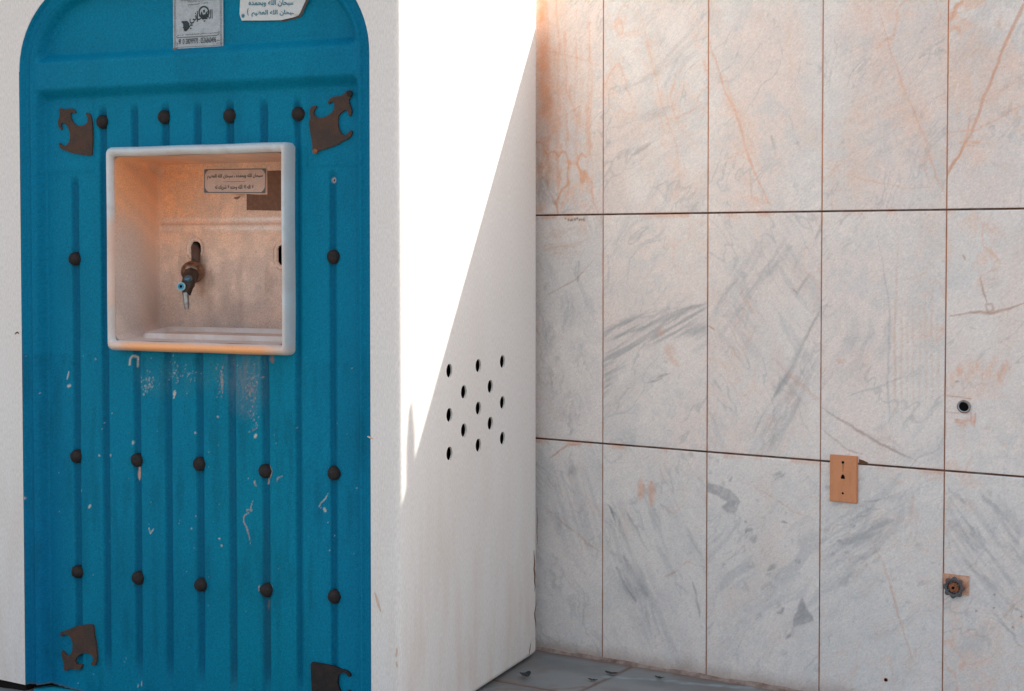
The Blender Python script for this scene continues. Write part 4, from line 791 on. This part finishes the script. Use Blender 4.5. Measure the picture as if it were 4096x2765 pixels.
leaf([(305, 310), (325, 312), (345, 330), (350, 355), (345, 385), (325, 400)], [.002, .006, .008, .009, .007, .002]); leaf([(345, 300), (375, 312), (395, 340), (392, 375), (370, 405), (335, 415)], [.001, .006, .009, .010, .007, .002]); leaf([(340, 418), (365, 432), (400, 405), (430, 360), (445, 320)], [.005, .005, .0025, .002, .0015]); leaf([(425, 405), (445, 400)], [.003, .003])
leaf([(523, 195), (523, 250), (528, 310)], [.002, .003, .003])
from_bm('emblem', bm, M['ink'], pl)
bm = bmesh.new(); u, z = Z2(208, 718); lathe(bm, [(.0062, 0), (.0058, .002), (.002, .003)], (u, yp, z), (0, -1, 0), 12); from_bm('screw', bm, M['rustcol'], pl, 50)

pp = empty('paper_notice'); pp.parent = cab
o2 = [(1135, -190), (1118, 190), (1125, 225), (1150, 290), (1400, 290), (1700, 285), (1850, 252), (1950, 225), (1985, 180), (2020, 110), (2075, 10), (2110, -60), (2110, -200)]
P2 = [Z2(*p) for p in o2]
bm = bmesh.new(); xs = np.array([p[0] for p in P2]); vs = [bm.verts.new((p[0], PD - .003, p[1])) for p in P2]; f = bm.faces.new(vs)
bmesh.ops.triangulate(bm, faces=[f]); bmesh.ops.subdivide_edges(bm, edges=list(bm.edges), cuts=4, use_grid_fill=True)
def curl(u, z):                                       # the lower right corner lifts off the panel
    e = max(0, (u - P2[7][0] + .006) + (P2[5][1] + .022 - z) * .35); return PD - .003 - min(.012, 14.0 * e * e)
for v in bm.verts: v.co.y = curl(v.co.x, v.co.z)
r = bmesh.ops.extrude_face_region(bm, geom=list(bm.faces)); bmesh.ops.translate(bm, verts=[q for q in r['geom'] if isinstance(q, bmesh.types.BMVert)], vec=(0, -.0006, 0))
from_bm('paper_sheet', bm, M['paper'], pp, 60)
bm = bmesh.new(); e2 = [Z2(*p) for p in ((1700, 290), (1850, 258), (1955, 231), (1992, 185), (2026, 114), (2083, 12), (2118, -60))]; L = []
for u, z in e2:
    y = curl(u, z); L.append((bm.verts.new((u, y - .0008, z)), bm.verts.new((u + .0028, y + .0030, z - .0022))))
for a, b in zip(L, L[1:]): bm.faces.new((a[0], b[0], b[1], a[1]))
from_bm('curled_edge', bm, M['papedge'], pp)
def plett(body, a, b, h, **k):
    o = lettering(body, Z2(*a), Z2(*b), h, 0, M['tealink'], pp, **k); me = o.data
    for v in me.vertices: v.co.y = curl(v.co.x, v.co.z) - .0016
    return o
plett(shape('سبحان الله وبحمده'), (1250, 98), (1900, 92), .0155, bold=.02); plett(')', (1938, 78), (1958, 78), .017)
plett(shape('سبحان الله العظيم'), (1290, 242), (1926, 234), .0155, bold=.02); plett('(', (1228, 222), (1250, 222), .017)
bm = bmesh.new()
for k in range(4):
    a = k * math.pi / 4; ribbon_bm(bm, [(Z2(1170, 225)[0] - .005 * math.cos(a), Z2(1170, 225)[1] - .005 * math.sin(a)), (Z2(1170, 225)[0] + .005 * math.cos(a), Z2(1170, 225)[1] + .005 * math.sin(a))], .0016, PD - .0042 - k * .0001)
from_bm('flower_mark', bm, M['tealink'], pp)

# ---- cracks along the rear edge of the side, scuffs on the white face
def crack(pts, w_, m='crack'):
    bm = bmesh.new(); ribbon_bm(bm, [(0, 0)] + [(1, 1)], .1, 0) if False else None
    P_ = [onS(*p) for p in pts]; L = []
    for k, (d, z) in enumerate(P_):
        ww = w_ * max(.2, math.sin(math.pi * (k + .5) / len(P_))) / 2
        L.append((bm.verts.new((.0006, d - ww, z)), bm.verts.new((.0006, d + ww, z))))
    for a, b in zip(L, L[1:]): bm.faces.new((a[0], a[1], b[1], b[0]))
    from_bm('crack', bm, M[m], cab)
z6 = lambda a, b: (1400 + a / 2.582, 2200 + b / 2.582)
crack([z6(*p) for p in [(1898, 0), (1900, 60), (1905, 130), (1900, 200), (1908, 260), (1905, 320), (1910, 370), (1905, 430)]], .009)
crack([z6(*p) for p in [(1925, 540), (1915, 600), (1905, 650), (1908, 700), (1915, 740), (1918, 800)]], .006)
crack([z6(*p) for p in [(1866, 960), (1860, 1000), (1852, 1050), (1848, 1085)]], .005)
crack([(2146, 2030), (2150, 2080), (2147, 2130), (2150, 2180)], .004)
def scuff(pts, w_, col):
    bm = bmesh.new(); ribbon_bm(bm, pts, w_, -.0006, taper=True); from_bm('scuff', bm, col, cab)
SC_M = mat('rust_scuff', (.62, .42, .30), .8, mott2=(.66, .55, .47), mott=.9, msc=200); SC_B = mat('brown_scuff', (.12, .05, .02), .8)
scuff([onF(*z6(*p)) for p in [(258, 440), (275, 500), (295, 570), (318, 640)]], .006, SC_M)
scuff([onF(*z6(*p)) for p in [(484, 1010), (486, 1040), (480, 1080), (476, 1105)]], .004, SC_M)
scuff([onF(*z6(*p)) for p in [(478, 1150), (482, 1180), (486, 1215)]], .004, SC_M)
scuff([onF(*p) for p in [(60, 1338), (66, 1331), (72, 1330), (77, 1336)]], .004, SC_B)
scuff([onF(*p) for p in [(1470, 1746), (1480, 1750), (1492, 1756)]], .004, SC_M)

# =================================================================== SMALL THINGS ON THE WALL
def wall_thing(name, x, z, label, cat):
    e = empty(name, O0 + wd * x + np.array([0, 0, z]) - wn * .001, -YAW_W); tag(e, label, cat); return e
# blank plate over an outlet
X0, X1, ZA, ZB = .6278, .6966, .4785, .5910
t = wall_thing('wall_plate', (X0 + X1) / 2, (ZA + ZB) / 2, 'orange plastic wall plate with three small holes, straddling a tile joint', 'wall plate')
hw, hh = (X1 - X0) / 2, (ZB - ZA) / 2
bm = bmesh.new(); slab(bm, rrect(-hw, hw, -hh, hh, .002, 3), .0, -.006, .0022); body = from_bm('plate_body', bm, M['bakelite'], t, 40)
def disc(pts, y, nm, m, par): bm = bmesh.new(); slab(bm, pts, y + .0004, y); return from_bm(nm, bm, m, par)
circ = lambda cx, cz, r: [(cx + r * math.cos(a), cz + r * math.sin(a)) for a in np.linspace(0, 2 * math.pi, 14)[:-1]]
disc(circ(-.001, hh - .0165, .0034), -.0063, 'screw_hole', M['black'], t); disc(circ(-.001, -hh + .022, .0027), -.0063, 'screw_hole', M['black'], t)
disc([(-.0060, .0005), (.0042, .0005), (.0036, .0055), (.0015, .0095), (-.0009, .0115), (-.0035, .0095), (-.0055, .0055)], -.0063, 'socket_opening', M['black'], t)
bm = bmesh.new(); ribbon_bm(bm, [(-.001, hh - .019), (-.0006, hh - .03), (-.0012, hh - .040)], [.003, .0022, .001], -.0062); from_bm('rust_run', bm, mat('rust_run', (.34, .13, .05), .8), t)
# open pipe socket
x, z = onW(3720 + 1320 / 9.68, 1550 + 745 / 9.68)
t = wall_thing('pipe_socket', x, z, 'open dark water pipe end sunk in a marble tile above the valve', 'pipe')
t.scale = (.70, 1, .66)
bm = bmesh.new(); lathe(bm, [(.0225, .0002), (.0220, .0022), (.0205, .0026), (.0172, .001), (.0165, -.001)], (0, 0, 0), (0, -1, 0), 32, .02, cap=False); from_bm('rusty_collar', bm, M['rustcol'], t, 60)
bm = bmesh.new(); lathe(bm, [(.0205, .0010), (.0205, .0034), (.0190, .0038), (.0165, .0024), (.0160, .0008)], (.0012, 0, .001), (0, -1, 0), 32, cap=False); from_bm('pipe_ring', bm, M['steel'], t, 60)
bm = bmesh.new(); lathe(bm, [(.0163, .0010), (.0160, .0018), (.0001, .0018)], (-.0014, 0, -.0008), (0, -1, 0), 32, cap=False); from_bm('pipe_mouth', bm, M['black'], t)
# wheel valve on a rusty square
x, z = onW(3740 + 790 / 9.8, 2260 + 855 / 9.8); bx0, bz1 = onW(3740 + 318 / 9.8, 2260 + 318 / 9.8); bx1, bz0 = onW(3740 + 1335 / 9.8, 2260 + 1215 / 9.8)
t = wall_thing('valve_wheel', x, z, 'corroded blue-grey wheel valve on a rusty square patch of the wall', 'valve')
bm = bmesh.new(); slab(bm, [(bx0 - x, bz1 - z), (bx1 - x, bz1 - z), (bx1 - x, bz0 - z), (bx0 - x + .002, bz0 - z + .012)], 0, -.0012); from_bm('back_plate', bm, mat('rusty_back_plate', (.66, .40, .28), .85, mott2=(.50, .19, .09), mott=.9, msc=70, bump=.4, grain=.2), t)
bm = bmesh.new(); n = 96; rg = []
for r0, y in ((.0135, -.006), (.0150, -.0125), (.019, -.0145), ('o', -.0125), ('o', -.007)):
    rg.append([bm.verts.new(((r0 if r0 != 'o' else .0228 + .0024 * math.cos(8 * a + .4)) * math.cos(a), y, (r0 if r0 != 'o' else .0228 + .0024 * math.cos(8 * a + .4)) * math.sin(a))) for a in [2 * math.pi * k / n for k in range(n)]])
for a, b in zip(rg, rg[1:] + [rg[0]]):
    for k in range(n): bm.faces.new((a[k], a[(k + 1) % n], b[(k + 1) % n], b[k]))
from_bm('hand_wheel', bm, M['valve'], t, 50)
bm = bmesh.new()
for k in range(4):
    a = k * math.pi / 2 + .5; tube(bm, [(.009 * math.cos(a), -.010, .009 * math.sin(a)), (.0148 * math.cos(a), -.010, .0148 * math.sin(a))], .0026, 8)
from_bm('spokes', bm, M['valve'], t, 50)
bm = bmesh.new(); lathe(bm, [(.0125, .0012), (.0125, .008), (.0115, .011), (.0075, .0125), (.0072, .0150), (.0040, .0156), (.0030, .0120)], (0, 0, 0), (0, -1, 0), 20, .03); from_bm('rusty_hub', bm, M['rustcol'], t, 40)
bm = bmesh.new(); lathe(bm, [(.0030, .0157), (.0001, .0158)], (0, 0, 0), (0, -1, 0), 12, cap=False); from_bm('hub_hole', bm, M['black'], t)
# plug hole near the floor
x, z = onW(3544, 2719); t = wall_thing('wall_plug', x, z, 'tiny rusty screw plug low in the marble wall near the picture edge', 'screw')
bm = bmesh.new(); lathe(bm, [(.0048, .0), (.0044, .0014), (.0030, .0018)], (0, 0, 0), (0, -1, 0), 12, .06, cap=False); from_bm('rust_rim', bm, M['rustcol'], t)
bm = bmesh.new(); lathe(bm, [(.0034, .0006), (.0001, .0007)], (0, -.0012, 0), (0, -1, 0), 12, cap=False); from_bm('plug_hole', bm, M['black'], t)

# =================================================================== LITTER ON THE FLOOR
def flake(x, y, ln, wd_, ang, label, seed, m=M['leaf'], name='leaf_scrap'):
    gx, gy = onG(x, y, .003); P = O0 + wd * gx + wn * gy; rs = random.Random(seed)
    bm = bmesh.new(); top = []; bot = []
    for k in range(9):
        t_ = k / 8; w_ = wd_ * math.sin(math.pi * (t_ * .9 + .05)) ** .7 * rs.uniform(.75, 1.1) / 2; xx = (t_ - .5) * ln; zz = .002 + .35 * wd_ * (2 * t_ - 1) ** 2 + rs.uniform(0, .001)
        top.append(bm.verts.new((xx, w_, zz + w_ * .5))); bot.append(bm.verts.new((xx, -w_, zz + w_ * .3)))
        mid_ = None
    for k in range(8): bm.faces.new((top[k], top[k + 1], bot[k + 1], bot[k]))
    r = bmesh.ops.extrude_face_region(bm, geom=list(bm.faces)); bmesh.ops.translate(bm, verts=[q for q in r['geom'] if isinstance(q, bmesh.types.BMVert)], vec=(0, 0, .0008))
    o = from_bm(name, bm, m); o.location = P; o.rotation_euler = (0, 0, ang); tag(o, label, 'leaf', 'leaf scraps on the floor'); return o
flake(2100, 2708, .030, .030, .4, 'upright dark leaf scrap on the floor beside the cabinet foot', 2)
flake(2446, 2696, .036, .014, -.5, 'dark curled leaf scrap beside the floor joint near the wall', 3)
flake(2372, 2722, .026, .009, -.4, 'thin leaf scrap on the bluish slab left of the floor joint', 5)
flake(2638, 2713, .026, .010, -.6, 'small dark leaf scrap right of the floor joint at the wall foot', 4)
# broken blue chip in the gap under the cabinet
pts = []
for x, y in ((135, 2756), (190, 2742), (235, 2741), (300, 2748), (370, 2760), (420, 2780), (160, 2785)):
    gx, gy = onG(x, y, .006); P = O0 + wd * gx + wn * gy - C0; pts.append((float(P @ fd), float(P @ sd)))
bm = bmesh.new(); a = [bm.verts.new((p[0], p[1], .001)) for p in pts]; f = bm.faces.new(a); r = bmesh.ops.extrude_face_region(bm, geom=[f]); bmesh.ops.translate(bm, verts=[q for q in r['geom'] if isinstance(q, bmesh.types.BMVert)], vec=(0, 0, .005))
o = from_bm('plastic_shard', bm, mat('cyan_shard', (.01, .34, .46), .4)); o.location = C0; o.rotation_euler = (0, 0, -YAW_C); tag(o, 'broken cyan plastic shard lying under the blue door front', 'shard')
